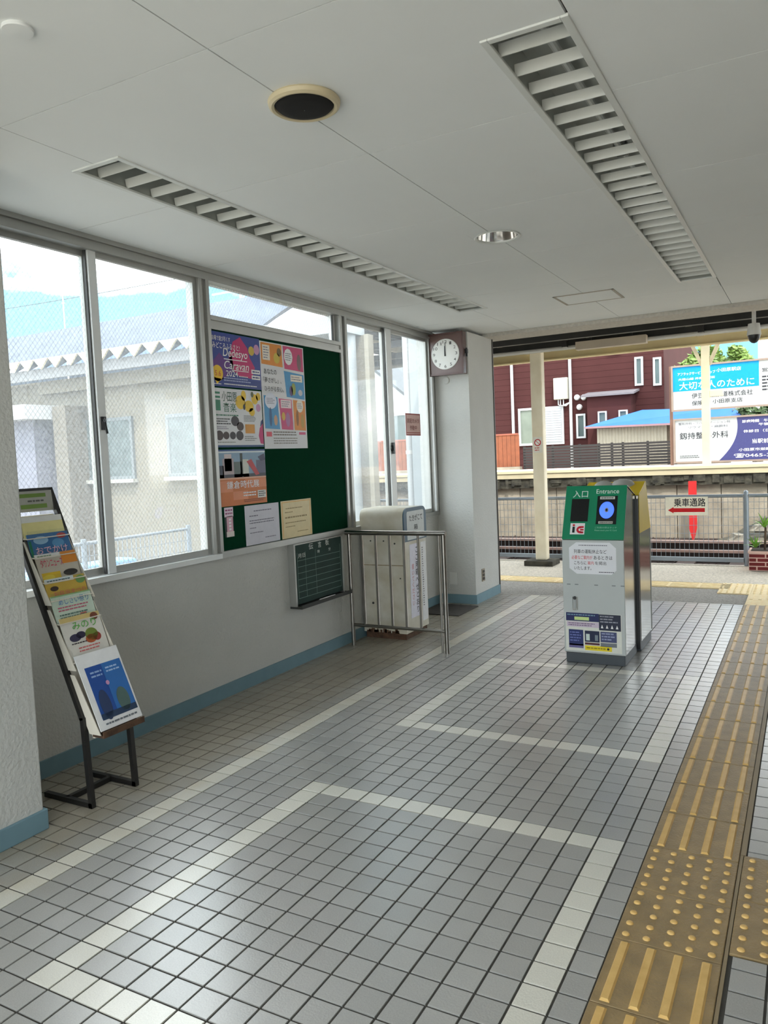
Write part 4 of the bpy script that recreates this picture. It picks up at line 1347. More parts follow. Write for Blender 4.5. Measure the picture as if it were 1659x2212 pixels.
for u_ in (.07, .2, .52, .8, .94):
    p.rect(U(u_), .545, U(u_ + .06), .551, cm(120, 124, 124), 1)
p.fin('scuff_labels', t)
r = thing('gate_guide_sticker', (x0 + GW / 2, 2.361, .085), 'navy and yellow instruction sticker with small pictures at the bottom of the gate front', 'sticker')
p.rect(U(.03), .088, U(.94), .352, cm(222, 222, 212), 1); p.fin('sheet', r)
for a in ((.04, .295, .58, .352, (40, 46, 92)), (.58, .24, .93, .35, (44, 48, 66)), (.05, .255, .58, .29, (206, 190, 206)), (.08, .125, .32, .235, (44, 54, 104)), (.345, .155, .585, .232, (36, 42, 70)), (.60, .16, .86, .232, (74, 80, 116)), (.60, .128, .86, .155, (120, 124, 130)), (.345, .097, .78, .13, (236, 212, 40)), (.08, .108, .32, .135, (110, 104, 150)), (.345, .135, .585, .15, (90, 50, 56))):
    p.rect(U(a[0]), a[1], U(a[2]), a[3], cm(*a[4]), 2)
p.rect(U(.18), .302, U(.42), .325, cm(206, 226, 150), 3); p.rect(U(.365), .165, U(.425), .21, cm(206, 220, 214), 3); p.rect(U(.51), .165, U(.56), .205, cm(120, 130, 140), 3)
for i in range(4):
    p.poly([(U(.61 + .08 * i), .255), (U(.65 + .08 * i), .255), (U(.63 + .08 * i), .28)], Wt, 3)
p.lines(U(.1), .15, U(.3), .225, 4, cm(110, 120, 180), 3); p.lines(U(.62), .17, U(.85), .228, 3, cm(150, 156, 190), 3); p.lines(U(.06), .33, U(.55), .347, 1, cm(120, 150, 170), 3, rag=.1); p.lines(U(.6), .29, U(.9), .345, 3, cm(150, 150, 160), 3); p.lines(U(.08), .26, U(.56), .286, 2, cm(120, 100, 130), 3); p.lines(U(.37), .105, U(.68), .122, 1, cm(150, 130, 20), 3, rag=0)
p.ell(U(.72), .113, U(.02), .008, Bk, 3); p.fin('print', r)

t, xa, xb = gate('ticket_gate', 3.235, True, 'yellow topped card gate standing back to back behind the green one', M_GYELL, .022)
prf = [(2.811, .855), (3.233, .855), (3.075, 1.205), (2.811, 1.123)]
for q_ in (xb - .004, xa + .001):
    m_ = MB(); m_.prism(prf, 0, q_, q_ + .003, M_GYELL); m_.build('side_skirt', t)
m_ = MB(); m_.box(.525, 2.788, .02, .945, 2.808, 1.10, M_BLACK)  # black box put in as the dark gap between the gates
tag(m_.build('dark_gap_strip', base=(.73, 2.8, .02)), 'black strip standing in for the dark gap between the two ticket gates', 'dark gap')
for cx_, r_ in ((.66, .075), (.80, .09)):
    m_ = MB(); m_.lathe([(r_, 0), (r_ * .95, .35 * r_), (r_ * .7, .62 * r_), (r_ * .3, .78 * r_), (.001, .8 * r_)], (cx_, 3.02, 1.165), mat('grey_dome_cover', (176, 176, 172), rough=.4), n=24)
    m_.build('dome_cover', t, smooth=True)

# ================================================================== NEAR PLATFORM CANOPY
t = thing('platform_canopy', (1.5, 6.4, 2.6), 'low platform canopy with dark underside and cream edge beyond the hall', 'canopy')
CX0, CX1 = -3.4, 6.0
M_FASC = mat('warm_cream_fascia', (255, 232, 178), rough=.6, var=.06, vscale=4)
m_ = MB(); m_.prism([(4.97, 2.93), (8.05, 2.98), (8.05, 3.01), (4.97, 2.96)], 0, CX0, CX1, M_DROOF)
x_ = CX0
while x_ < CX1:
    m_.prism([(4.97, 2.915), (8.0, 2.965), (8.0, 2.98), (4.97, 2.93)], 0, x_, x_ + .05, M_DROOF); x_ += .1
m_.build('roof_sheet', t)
m_ = MB(); m_.box(CX0, 8.0, 2.735, CX1, 8.05, 2.98, M_FASC); m_.box(CX0, 7.93, 2.735, CX1, 8.0, 2.75, M_FASC); m_.build('fascia', t)
for x_ in (-2.65, -1.5, -.35, .8, 1.95, 3.1, 4.25, 5.4):
    m_ = MB(); m_.prism([(4.97, 2.80), (8.0, 2.85), (8.0, 2.93), (4.97, 2.90)], 0, x_ - .035, x_ + .035, M_CREAM); m_.build('rafter', t)
for yy, z_ in ((5.2, 2.79), (6.2, 2.80)):
    m_ = MB(); m_.box(CX0, yy - .04, z_ - .05, CX1, yy + .04, z_ + .02, M_DSTEEL); m_.build('purlin', t)
m_ = MB(); m_.box(CX0, 6.82, 2.755, CX1, 6.98, 2.84, M_DSTEEL); m_.box(CX0, 6.80, 2.75, CX1, 7.0, 2.76, M_DSTEEL); m_.build('main_beam', t)
m_ = MB(); m_.cyl((CX0, 6.76, 2.728), (CX1, 6.76, 2.728), .026, M_LGREY, n=10); m_.build('conduit', t, smooth=True)
m_ = MB(); m_.cyl((CX0, 6.55, 2.83), (CX1, 6.55, 2.83), .02, M_LGREY, n=8); m_.build('conduit', t, smooth=True)
for x_ in (-.6, .95, 2.6):
    m_ = MB(); m_.box(x_ - .03, 6.6, 2.72, x_ + .03, 6.68, 2.92, M_BLACKM); m_.build('hanger', t)
t2 = thing('canopy_lamp', (-.1, 6.66, 2.69), 'long taupe fluorescent lamp housing hung under the platform canopy', 'lamp')
m_ = MB(); m_.prism([(6.60, 2.765), (6.60, 2.672), (6.72, 2.672), (6.72, 2.765)], 0, -.46, .36, M_TAUPE); m_.build('housing', t2)
m_ = MB(); m_.box(-.30, 6.64, 2.765, -.28, 6.68, 2.85, M_DSTEEL); m_.box(.18, 6.64, 2.765, .20, 6.68, 2.85, M_DSTEEL); m_.build('bracket', t2)
t2 = thing('canopy_post', (-1.04, 6.91, 0), 'slim cream steel post of the near canopy on a dark concrete foot', 'post')
m_ = MB()
hw = .076
m_.box(-1.04 - hw, 6.84, .06, -1.04 + hw, 6.98, 2.742, M_CREAM); m_.build('shaft', t2, bevel=.02)
m_ = MB(); m_.box(-1.24, 6.74, -.012, -.86, 7.08, .06, M_MOSS); m_.build('foot', t2, bevel=.01)
m_ = MB(); m_.box(-1.22, 6.80, 2.742, -.86, 7.02, 2.749, M_LGREY); m_.build('cap_plate', t2)
p = Pan((-1.04 - .06, 6.839, 1.45), UX, UZ); p.rect(0, 0, .12, .2, cm(226, 220, 206), 1); p.ell(.06, .13, .045, .045, cm(190, 40, 44), 2); p.ell(.06, .13, .032, .032, cm(236, 232, 224), 3); p.poly([(.035, .15), (.04, .155), (.087, .11), (.082, .105)], cm(190, 40, 44), 4); p.lines(.02, .02, .1, .075, 2, cm(190, 90, 80), 2); p.fin('no_smoking_sign', t2)
t2 = thing('security_camera', (1.57, 5.2, 2.5), 'white dome security camera hanging under the canopy', 'camera')
m_ = MB(); m_.cyl((1.567, 5.2, 2.455), (1.567, 5.2, 2.56), .062, M_LGREY, n=20, r1=.05); m_.cyl((1.567, 5.2, 2.56), (1.567, 5.2, 2.739), .018, M_LGREY, n=10); m_.build('housing', t2, smooth=True)
m_ = MB(); m_.lathe([(.055, 0), (.05, -.03), (.036, -.056), (.02, -.07), (.001, -.075)], (1.567, 5.2, 2.455), M_BLACK, n=20); m_.build('dome', t2, smooth=True)

# ================================================================== WIRE FENCE and passage sign, planter
t = thing('wire_mesh_fence', (0, 7.27, 0), 'grey galvanised wire mesh fence along the track', 'fence')
for x_ in (-3.65, -1.15, 1.35, 3.85):
    m_ = MB(); m_.cyl((x_, 7.27, -.05), (x_, 7.27, .885), .027, M_FENCE, n=12); m_.cyl((x_, 7.27, .885), (x_, 7.27, .9), .027, M_FENCE, n=12, r1=.01); m_.build('post', t, smooth=True)
for a, b in ((-3.62, -1.18), (-1.12, 1.32), (1.38, 3.82)):
    m_ = MB(); m_.cyl((a, 7.27, .835), (b, 7.27, .835), .02, M_FENCE, n=10); m_.build('top_rail', t, smooth=True)
    m_ = MB(); m_.box(a, 7.25, .035, b, 7.29, .085, M_FENCE); m_.build('bottom_rail', t)
    m_ = MB()
    n = int((b - a) / .055)
    for i in range(n + 1):
        x_ = a + (b - a) * i / n; m_.box(x_ - .0022, 7.268, .085, x_ + .0022, 7.2724, .82, M_FENCE)
    for z_ in (.18, .28, .38, .48, .58, .68, .76):
        m_.box(a, 7.2625, z_ - .0025, b, 7.2675, z_ + .0025, M_FENCE)
    m_.build('wire_mesh', t, kind='stuff')
t = thing('passage_sign', (.69, 7.24, .6), 'cream sign with black lettering and red arrow on the wire fence', 'sign')
p = Pan((.443, 7.235, .603), UX, UZ); p.sheet(.49, .228, .006, cm(252, 244, 224)); p.fin('board', t)
p.text('乗車通路', .10, .11, .465, .212, Bk, 1, bold=.014); p.poly([(.03, .066), (.095, .105), (.095, .09), (.455, .09), (.455, .042), (.095, .042), (.095, .027)], cm(206, 16, 26), 1); p.fin('lettering', t)
t = thing('red_marker_post', (.33, 10.75, -.1), 'flat red marker post in front of the concrete platform wall', 'marker post')
m_ = MB(); m_.prism([(-.12, .32), (-.12, .34), (.1, .39), (.87, .39), (.87, .265), (.1, .265)], 1, 10.74, 10.77, M_RED); m_.build('post', t)

t = thing('brick_planter', (1.75, 7.0, 0), 'red brick patterned planter with green spiky plants beside the fence', 'planter')
PX0, PX1, PY0, PY1 = 1.40, 2.10, 6.86, 7.20
m_ = MB(); m_.box(PX0, PY0, 0, PX1, PY1, .20, M_MORT); m_.box(PX0 - .008, PY0 - .008, .20, PX1 + .008, PY1 + .008, .222, M_MORT); m_.build('trough', t)
for row in range(4):
    z_ = .008 + row * .048
    x_ = PX0 + (.0 if row % 2 else -.09)
    while x_ < PX1:
        a, b = max(x_, PX0 + .004), min(x_ + .165, PX1 - .004)
        if b - a > .02:
            m_ = MB(); m_.box(a, PY0 - .004, z_, b, PY0 + .01, z_ + .036, M_REDB); m_.build('brick', t)
        x_ += .18
m_ = MB(); m_.box(PX0 + .02, PY0 + .02, .21, PX1 - .02, PY1 - .02, .226, M_SOIL); m_.build('soil', t)


def spiky(name, cx, cy, z0, stem, n, ln, label, seed):
    rnd = random.Random(seed)
    r = thing(name, (cx, cy, z0), label, 'plant', 'plants in the brick planter')
    if stem > .05:
        m_ = MB(); m_.cyl((cx, cy, z0), (cx + .01, cy, z0 + stem), .012, M_BARK, n=8); m_.build('stem', r)
    for i in range(n):
        m_ = MB()
        a = 2 * math.pi * i / n + rnd.uniform(-.2, .2); e = rnd.uniform(.5, 1.25); l_ = ln * rnd.uniform(.7, 1.1)
        d = Vector((math.cos(a), math.sin(a), 0)); sd = Vector((-d.y, d.x, 0)); o_ = Vector((cx, cy, z0 + stem))
        w_ = l_ * .07; vs = []
        for k in range(5):
            s2 = k / 4; P_ = o_ + d * (l_ * s2 * math.cos(e) * (1 + .3 * s2)) + Vector((0, 0, l_ * (s2 * math.sin(e) - .55 * s2 * s2 * math.cos(e))))
            ww = w_ * (1 - s2) ** .6 + .0008
            vs += [P_ - sd * ww, P_ + sd * ww]
        m_.add(vs, [(2 * k, 2 * k + 1, 2 * k + 3, 2 * k + 2) for k in range(4)], M_LEAF2); m_.build('leaf', r, smooth=False)


spiky('dracaena_plant', 1.56, 6.99, .2265, .26, 20, .22, 'tall spiky plant on a bare stem in the brick planter', 1)
spiky('low_green_plant', 1.46, 7.0, .2265, .02, 22, .19, 'low bright green leafy plant at the left end of the planter', 2)
spiky('low_green_plant', 1.72, 6.98, .2265, .02, 22, .19, 'low bright green leafy plant under the tall spiky one', 3)

# ================================================================== TRACK, FAR PLATFORM
m_ = MB(); m_.box(-40, 7.32, -.4, 40, 11.0, -.10, M_BALL); o = m_.build('ballast_bed'); o['kind'] = 'structure'
rnd = random.Random(5)
bed = o
m_ = MB()
for i in range(2600):
    x_, y_ = rnd.uniform(-7, 6), rnd.uniform(7.36, 10.9); r_ = rnd.uniform(.02, .05)
    vs = [(x_ + r_ * math.cos(a) * rnd.uniform(.6, 1), y_ + r_ * math.sin(a) * rnd.uniform(.6, 1), -.11) for a in (0, 1.57, 3.14, 4.71)] + [(x_ + rnd.uniform(-.01, .01), y_, -.1 + r_ * .7)]
    m_.add(vs, [(0, 1, 4), (1, 2, 4), (2, 3, 4), (3, 0, 4)], M_BALL)
m_.build('ballast_stones', bed, kind='stuff')
t = thing('railway_track', (0, 8.7, -.09), 'rusty railway track on dark sleepers behind the wire fence', 'railway track')
for i, yy in enumerate((8.15, 9.22)):
    m_ = MB(); m_.box(-40, yy - .055, -.075, 40, yy + .055, -.06, M_RAILW); m_.box(-40, yy - .01, -.06, 40, yy + .01, .03, M_RAILW); m_.box(-40, yy - .032, .03, 40, yy + .032, .065, M_RAILS)
    m_.build('rail', t)
sm = MB(); sm.box(-.11, -1.0, -.13, .11, 1.0, -.075, M_SLEEP); SM = mesh_only(sm, 'sleeper')
for i in range(20):
    inst('sleeper', SM, t, (-7.1 + .64 * i, 8.685, 0))

far = struct('far_platform', (0, 12.5, 0))
m_ = MB(); m_.box(-40, 11.1, -.4, 40, 15.2, .93, M_CONC); m_.build('fill', far)
m_ = MB(); m_.box(-40, 11.3, .92, 40, 15.2, 1.05, M_ASPHL); m_.build('deck', far)
x_ = -10.3
while x_ < 7:
    m_ = MB(); m_.box(x_ + .006, 11.0 + rnd.uniform(-.004, .006), -.3, x_ + .684, 11.1, .80, M_CONC); m_.build('concrete_panel', far); x_ += .69
m_ = MB(); m_.box(-40, 10.93, .80, 40, 11.12, .97, M_MOSS)
for i in range(260):
    a = rnd.uniform(-9, 7); m_.box(a, 10.90 + rnd.uniform(0, .03), .83 + rnd.uniform(-.04, .06), a + rnd.uniform(.04, .2), 10.94, .93 + rnd.uniform(-.03, .04), M_MOSS)
m_.build('mossy_ledge', far)
m_ = MB(); m_.box(-40, 10.9, .975, 40, 11.3, 1.07, M_CREAMF); m_.box(-40, 10.885, 1.07, 40, 11.3, 1.115, mat('cream_edge_top', (206, 192, 158), rough=.6)); m_.build('coping', far)
# rubble embankment to the right of the red post
t = thing('rubble_mound', (2.6, 10.4, -.1), 'dark overgrown rubble heap sloping up beside the red marker post', 'rubble')
m_ = MB()
nx, ny = 26, 8; vs = []
for i in range(nx + 1):
    for k in range(ny + 1):
        u_, v_ = i / nx, k / ny
        x_ = .75 + 4.2 * u_; h = min(.8, .02 + 2.1 * u_) * (math.sin(math.pi * min(1, .15 + v_ * .85)) ** .7 if v_ < .6 else 1) * min(1, v_ * 1.7)
        vs.append((x_ + rnd.uniform(-.05, .05), 9.75 + 1.2 * v_ + rnd.uniform(-.04, .04), -.12 + h + rnd.uniform(-.05, .05) * (v_ > 0)))
m_.add(vs, [(i * (ny + 1) + k, (i + 1) * (ny + 1) + k, (i + 1) * (ny + 1) + k + 1, i * (ny + 1) + k + 1) for i in range(nx) for k in range(ny)], M_MOSS); m_.build('heap', t)
for i in range(26):
    m_ = MB(); u_ = rnd.random(); x_ = .8 + 3 * u_; r_ = rnd.uniform(.05, .13); z_ = -.1 + rnd.uniform(.2, 1.4) * u_ + .03
    n = 6; vs = [(x_ + r_ * math.cos(a * 1.047) * rnd.uniform(.8, 1.3), 9.9 + .5 * u_ + r_ * math.sin(a * 1.047) * .7, z_ - r_ * .3) for a in range(6)] + [(x_ + r_ * .7 * math.cos(a * 1.047 + .4), 9.9 + .5 * u_ + r_ * .5 * math.sin(a * 1.047 + .4), z_ + r_ * rnd.uniform(.3, .6)) for a in range(6)]
    m_.add(vs, [(a, (a + 1) % 6, 6 + (a + 1) % 6, 6 + a) for a in range(6)] + [tuple(range(6, 12))], mat('grey_rubble_stone', (126, 120, 108), rough=.95, var=.3, vscale=9)); m_.build('stone', t)

# far platform post with V braces
t = thing('far_canopy_post', (.42, 12, 1.05), 'cream canopy post with V braces standing on the far platform before the signs', 'post')
m_ = MB(); m_.box(.352, 11.93, 1.05, .488, 12.07, 3.5, M_CREAMF); m_.build('shaft', t, bevel=.015)
for s2 in (-1, 1):
    m_ = MB(); m_.bar((.42 + s2 * .06, 12, 2.86), (.42 + s2 * .30, 12, 3.42), .06, .06, mat('worn_cream_brace', (176, 160, 130), rough=.7, var=.2), up=(0, 1, 0)); m_.build('brace', t)
m_ = MB(); m_.box(.488, 11.94, 2.30, .70, 12.04, 2.40, M_CREAMF); m_.build('bracket', t)
m_ = MB(); m_.box(-.95, 11.95, 3.5, 6, 12.05, 3.6, M_CREAM); m_.box(-.95, 11.3, 3.6, 6, 12.9, 3.64, M_DROOF); m_.build('canopy_roof', t)

# advertising signs
def sign_frame(name, x0, z0, x1, z1, yb, label):
    t = thing(name, ((x0 + x1) / 2, yb, z0), label, 'signboard', 'signboards behind the far platform')
    M_SF = mat('sign_frame_brown', (140, 122, 110), rough=.6)
    m_ = MB()
    for a in ((x0, z0, x1, z0 + .035), (x0, z1 - .035, x1, z1), (x0, z0 + .035, x0 + .035, z1 - .035), (x1 - .035, z0 + .035, x1, z1 - .035)):
        m_.box(a[0], yb - .03, a[1], a[2], yb + .05, a[3], M_SF)
    m_.build('frame', t)
    m_ = MB(); m_.box(x0 + .035, yb, z0 + .035, x1 - .035, yb + .03, z1 - .035, cm(184, 185, 186)); m_.build('panel', t)
    return t, Pan((x0, yb - .001, z0), UX, UZ, step=.003)


SX0, SX1 = -.52, 2.4
t, p = sign_frame('advertising_sign', SX0, 2.175, SX1, 3.125, 14.5, 'large white and sky blue advertising board, upper of the two')
CY = cm(0, 138, 204); DG = cm(44, 44, 50)
p.rect(.035, .415, 1.665, .915, CY, 1); p.fin('blue_field', t)
p.text('アフラックサービスショップ', .13, .74, .86, .80, Wt, 2); p.text('小田原駅店', .88, .755, 1.34, .83, Wt, 2); p.text('大雄山線 井細田駅前', .14, .635, .85, .685, Wt, 2)
p.text('大切な人のために', .16, .44, 1.58, .60, Wt, 2)
p.text('伊豆箱根鉄道株式会社', .40, .25, 1.55, .36, DG, 2); p.text('保険部', .40, .10, .72, .20, DG, 2); p.text('小田原支店', .80, .12, 1.36, .21, DG, 2)
p.text('営業時間', 1.72, .68, 2.2, .76, DG, 2); p.lines(1.72, .3, 2.2, .62, 5, DG, 2); p.fin('lettering', t)
t, p = sign_frame('advertising_sign', SX0 + .03, 1.085, SX1, 2.02, 14.5, 'white and navy clinic signboard with phone number, lower of the two')
NV = cm(62, 62, 110)
pts = [(2.855, .035), (2.855, .9), (1.22, .9)]
for i in range(13):
    a = i / 12; pts.append((1.22 + .04 * math.sin(math.pi * a) - .34 * a ** 2.2, .9 - .865 * a))
p.poly([(x_, z_) for x_, z_ in pts], NV, 1); p.fin('navy_field', t)
p.text('整形外科・リハビリテーション科', .10, .80, 1.1, .85, cm(96, 96, 104), 2); p.text('リウマチ科・麻酔科', .3, .72, 1.05, .77, cm(96, 96, 104), 2)
p.text('釼持整形外科', .12, .50, 1.06, .64, DG, 2); p.lines(.12, .10, .6, .17, 2, cm(96, 96, 96), 2)
p.text('診療時間　午前８:３０〜', 1.32, .78, 2.2, .84, Wt, 2); p.text('午後２:００〜', 1.62, .71, 2.2, .765, Wt, 2); p.text('休診日（日曜・祝）', 1.34, .58, 2.15, .64, Wt, 2)
p.text('当駅前', 1.5, .36, 1.8, .45, Wt, 2); p.ell(1.98, .40, .17, .13, cm(238, 222, 30), 2); p.text('徒歩', 1.88, .36, 2.06, .44, cm(120, 110, 20), 3)
p.text('小田原市栄町３-12-10', 1.25, .21, 2.2, .27, Wt, 2); p.text('☎0465-35-2722', 1.16, .075, 2.3, .165, Wt, 2); p.fin('lettering', t)
for x_ in (SX0 - .02, 1.6):
    m_ = MB(); m_.box(x_ - .03, 14.56, 1.05, x_ + .03, 14.62, 3.13, mat('sign_post_rust', (120, 90, 76), rough=.8))
    tag(m_.build('sign_post', base=(x_, 14.6, 1.05)), ('rusty steel post behind the left edge of the signboards' if x_ < 0 else 'rusty steel post behind the middle of the signboards'), 'post', 'posts of the signboards')

# ================================================================== BEYOND: fences, house, shed, tree
m_ = MB(); m_.box(-40, 15.2, -.4, 40, 45, .9, M_ASPHL); o = m_.build('far_ground'); o['kind'] = 'structure'
t = thing('dark_slat_fence', (-2.4, 15.5, .95), 'dark brown horizontal slat fence in front of the maroon house', 'fence')
n = 9
for i in range(n):
    z_ = 1.0 + i * .066; m_ = MB(); m_.box(-4.13, 15.49, z_, -.56, 15.51, z_ + .053, M_DFENCE); m_.build('slat', t)
for x_ in (-4.11, -3.6, -3.4, -2.75, -2.3, -2.0, -1.75, -1.2, -.6):
    m_ = MB(); m_.box(x_ - .025, 15.515, .9, x_ + .025, 15.56, 1.6, M_DFENCE); m_.build('post', t)
t = thing('plank_fence', (-6.2, 15.45, .9), 'orange stained vertical plank fence left of the dark slat fence', 'fence')
x_ = -9.6
while x_ < -4.3:
    m_ = MB(); m_.box(x_, 15.44, 1.12, x_ + .10, 15.46, 1.90, M_ORANGE); m_.build('plank', t); x_ += .108
m_ = MB(); m_.box(-9.65, 15.42, 1.90, -4.24, 15.5, 1.935, mat('fence_cap', (150, 84, 66), rough=.7)); m_.build('cap', t)
m_ = MB(); m_.box(-9.65, 15.4, .9, -4.2, 15.6, 1.115, M_CONC); m_.build('footing', t)

t = thing('maroon_house', (-4, 20, .9), 'two storey maroon clad house behind the fences', 'house')
HX0, HX1 = -7.2, -1.2
m_ = MB(); m_.box(HX0, 18, .9, HX1, 24, 6.2, M_MAROON); m_.build('wall', t)
z_ = .95; i = 0
m_ = MB()
while z_ < 6.1:
    m_.prism([(17.995, z_), (18, z_), (18, z_ + .15), (17.998, z_ + .15)], 0, HX0, HX1, M_MAROON); z_ += .16
m_.build('siding_boards', t, kind='stuff')
m_ = MB(); m_.prism([(17.95, 6.2), (24.4, 6.2), (21, 7.8)], 0, HX0 - .3, HX1, M_DROOF); m_.build('roof', t)


def far_window(x0, z0, x1, z1, y=18, parent=None, fr=.05, glass=M_DGLASS):
    m_ = MB()
    for a in ((x0, z0, x1, z0 + fr), (x0, z1 - fr, x1, z1), (x0, z0 + fr, x0 + fr, z1 - fr), (x1 - fr, z0 + fr, x1, z1 - fr)):
        m_.box(a[0], y - .06, a[1], a[2], y, a[3], M_WHITEF)
    w_ = m_.build('window', parent)
    m_ = MB(); m_.box(x0 + fr, y - .025, z0 + fr, x1 - fr, y - .014, z1 - fr, glass); m_.build('pane', w_)
    return w_


for a in ((-3.45, 1.77, -3.2, 2.42), (-1.91, 3.045, -1.70, 3.775), (-1.455, 3.01, -1.255, 3.72), (-2.6, 3.92, -2.25, 4.5)):
    far_window(*a, parent=t)
w_ = far_window(-5.06, 1.64, -3.79, 2.67, parent=t, fr=.06, glass=mat('curtained_glass', (120, 128, 116), rough=.3, var=.1, vscale=4))
m_ = MB(); m_.box(-4.30, 17.93, 1.69, -3.84, 17.972, 2.62, mat('shutter_white', (160, 163, 166), rough=.5))
for i in range(14):
    m_.box(-4.28, 17.92, 1.72 + i * .063, -3.86, 17.931, 1.765 + i * .063, M_WHITEF)
m_.build('shutter', w_)
m_ = MB(); m_.box(-4.44, 17.93, 1.7, -4.38, 17.99, 2.61, M_DARK); m_.build('stile', w_)
for x_ in (-3.58, -5.205):
    m_ = MB(); m_.cyl((x_, 17.93, 1.0 if x_ > -5 else 1.95), (x_, 17.93, 6.1), .04, M_WHITEF, n=10); m_.build('downpipe', t, smooth=True)
m_ = MB(); m_.box(-4.005, 17.8, 2.835, -3.63, 17.985, 3.41, mat('meter_box_cream', (176, 172, 158), rough=.5)); bxo = m_.build('meter_box', t, bevel=.015)
for i, x_ in enumerate((-3.9, -3.84, -3.76)):
    m_ = MB(); m_.tube([(x_, 17.88, 2.84), (x_, 17.88, 2.70 - .02 * i), (x_ + .06, 17.9, 2.66), (-3.6, 17.92, 2.74)], .016, M_WHITEF); m_.build('cable', t)
for x_, z_ in ((-3.41, 2.86), (-3.23, 2.85), (-3.35, 2.6)):
    m_ = MB(); m_.lathe([(.075, 0), (.08, -.05), (.065, -.09), (.03, -.11), (.001, -.115)], (x_, 17.985, z_), M_WHITEF, n=16, axis=1); m_.build('vent_hood', t, smooth=True)
# lean-to
m_ = MB(); m_.box(-3.0, 17.35, .9, -1.9, 17.98, 2.82, M_MAROON); m_.build('lean_to', t)
m_ = MB(); m_.prism([(17.2, 2.80), (17.98, 2.92), (17.98, 2.97), (17.2, 2.85)], 0, -3.12, -1.80, mat('grey_lean_roof', (110, 104, 108), rough=.7)); m_.build('lean_to_roof', t)
far_window(-2.72, 2.0, -2.5, 2.42, y=17.35, parent=t, fr=.035); far_window(-2.2, 2.1, -1.98, 2.42, y=17.35, parent=t, fr=.035)

t = thing('blue_roof_shed', (-.9, 16.7, .9), 'cream corrugated shed with a bright blue hipped roof', 'shed')
m_ = MB(); m_.box(-2.56, 16.5, .9, -.97, 17.2, 1.96, M_SHED); m_.build('wall', t)
m_ = MB(); x_ = -2.56
while x_ < -.97:
    m_.prism([(x_, 16.5), (x_ + .02, 16.485), (x_ + .045, 16.485), (x_ + .06, 16.5)], 2, .9, 1.96, M_SHED); x_ += .075
m_.build('corrugation', t, kind='stuff')
m_ = MB(); m_.box(-.97, 16.55, .9, .4, 17.2, 1.96, mat('dark_shed_timber', (110, 96, 82), rough=.9, var=.3)); m_.build('open_bay', t)
m_ = MB()
e0, e1, ex0, ex1 = 16.3, 17.33, -2.82, .75
vs = [(ex0, e0, 2.02), (ex1, e0, 1.98), (ex1, e1, 1.98), (ex0, e1, 2.02), (-1.55, 16.9, 2.37), (.5, 16.9, 2.30)]
m_.add(vs, [(0, 1, 5, 4), (1, 2, 5), (2, 3, 4, 5), (3, 0, 4), (3, 2, 1, 0)], M_BLUER); m_.build('roof', t)
m_ = MB(); m_.bar((ex0, e0, 1.995), (ex1, e0, 1.955), .03, .045, mat('reddish_eave', (150, 116, 120), rough=.7)); m_.build('eave_board', t)


def tree(name, cx, cy, zc, rx, ry, rz, n, label, z0=.9, seed=1, leaf=.11, mt=M_LEAF):
    rnd = random.Random(seed)
    t = thing(name, (cx, cy, z0), label, 'tree')
    m_ = MB(); m_.cyl((cx, cy, z0), (cx, cy, zc), .12, M_BARK, n=8, r1=.06)
    for k in range(5):
        a = k * 1.257; m_.cyl((cx, cy, zc - rz * .5), (cx + rx * .6 * math.cos(a), cy + ry * .6 * math.sin(a), zc + rz * .4), .05, M_BARK, n=6, r1=.015)
    m_.build('trunk', t)
    m_ = MB()
    clumps = [(rnd.gauss(0, .5), rnd.gauss(0, .5), rnd.gauss(0, .45), rnd.uniform(.25, .45)) for _ in range(26)]
    for i in range(n):
        c_ = rnd.choice(clumps)
        d = Vector((rnd.gauss(0, 1), rnd.gauss(0, 1), rnd.gauss(0, 1))).normalized() * (c_[3] * rnd.random() ** .4)
        q = Vector((c_[0], c_[1], c_[2])) + d
        if q.length > 1.05:
            q = q.normalized() * rnd.uniform(.8, 1.05)
        P_ = Vector((cx + q.x * rx, cy + q.y * ry, zc + q.z * rz))
        a1 = Vector((rnd.gauss(0, 1), rnd.gauss(0, 1), rnd.gauss(0, .6))).normalized(); a2 = a1.orthogonal().normalized()
        s2 = leaf * rnd.uniform(.6, 1.2)
        m_.add([P_ - a1 * s2, P_ - a2 * s2 * .4, P_ + a1 * s2, P_ + a2 * s2 * .4], [(0, 1, 2, 3)], mt)
    m_.build('foliage', t, kind='stuff')
    return t


tree('leafy_tree', -.12, 17.9, 3.05, .98, .5, .95, 11000, 'bright green leafy tree rising behind the signboards')
tree('dark_shrub', 1.0, 16.6, 1.9, .8, .5, .45, 1400, 'dark green shrub seen between the two signboards', seed=4, mt=mat('dark_leaf', (62, 82, 44), rough=.6, var=.4, vscale=4))

t = thing('white_gable_house', (-10.6, 21, .9), 'white far house with grey roof seen through the right window', 'house')
m_ = MB(); m_.box(-12.6, 20, .9, -9.4, 25, 3.3, M_WHITEF); m_.prism([(3.3, -12.6), (3.3, -9.4), (4.6, -11)], 1, 20, 25, M_WHITEF); m_.build('wall', t)
for s2 in (-1, 1):
    m_ = MB(); m_.add([(-11, 19.8, 4.66), (-11, 25.2, 4.66), (-11 + s2 * 1.85, 25.2, 3.16), (-11 + s2 * 1.85, 19.8, 3.16), (-11, 19.8, 4.76), (-11, 25.2, 4.76), (-11 + s2 * 1.85, 25.2, 3.26), (-11 + s2 * 1.85, 19.8, 3.26)], [(0, 1, 2, 3), (7, 6, 5, 4), (0, 3, 7, 4), (1, 5, 6, 2), (3, 2, 6, 7)], M_DARK); m_.build('roof_slope', t)
far_window(-10.1, 1.5, -9.55, 2.9, y=20, parent=t)

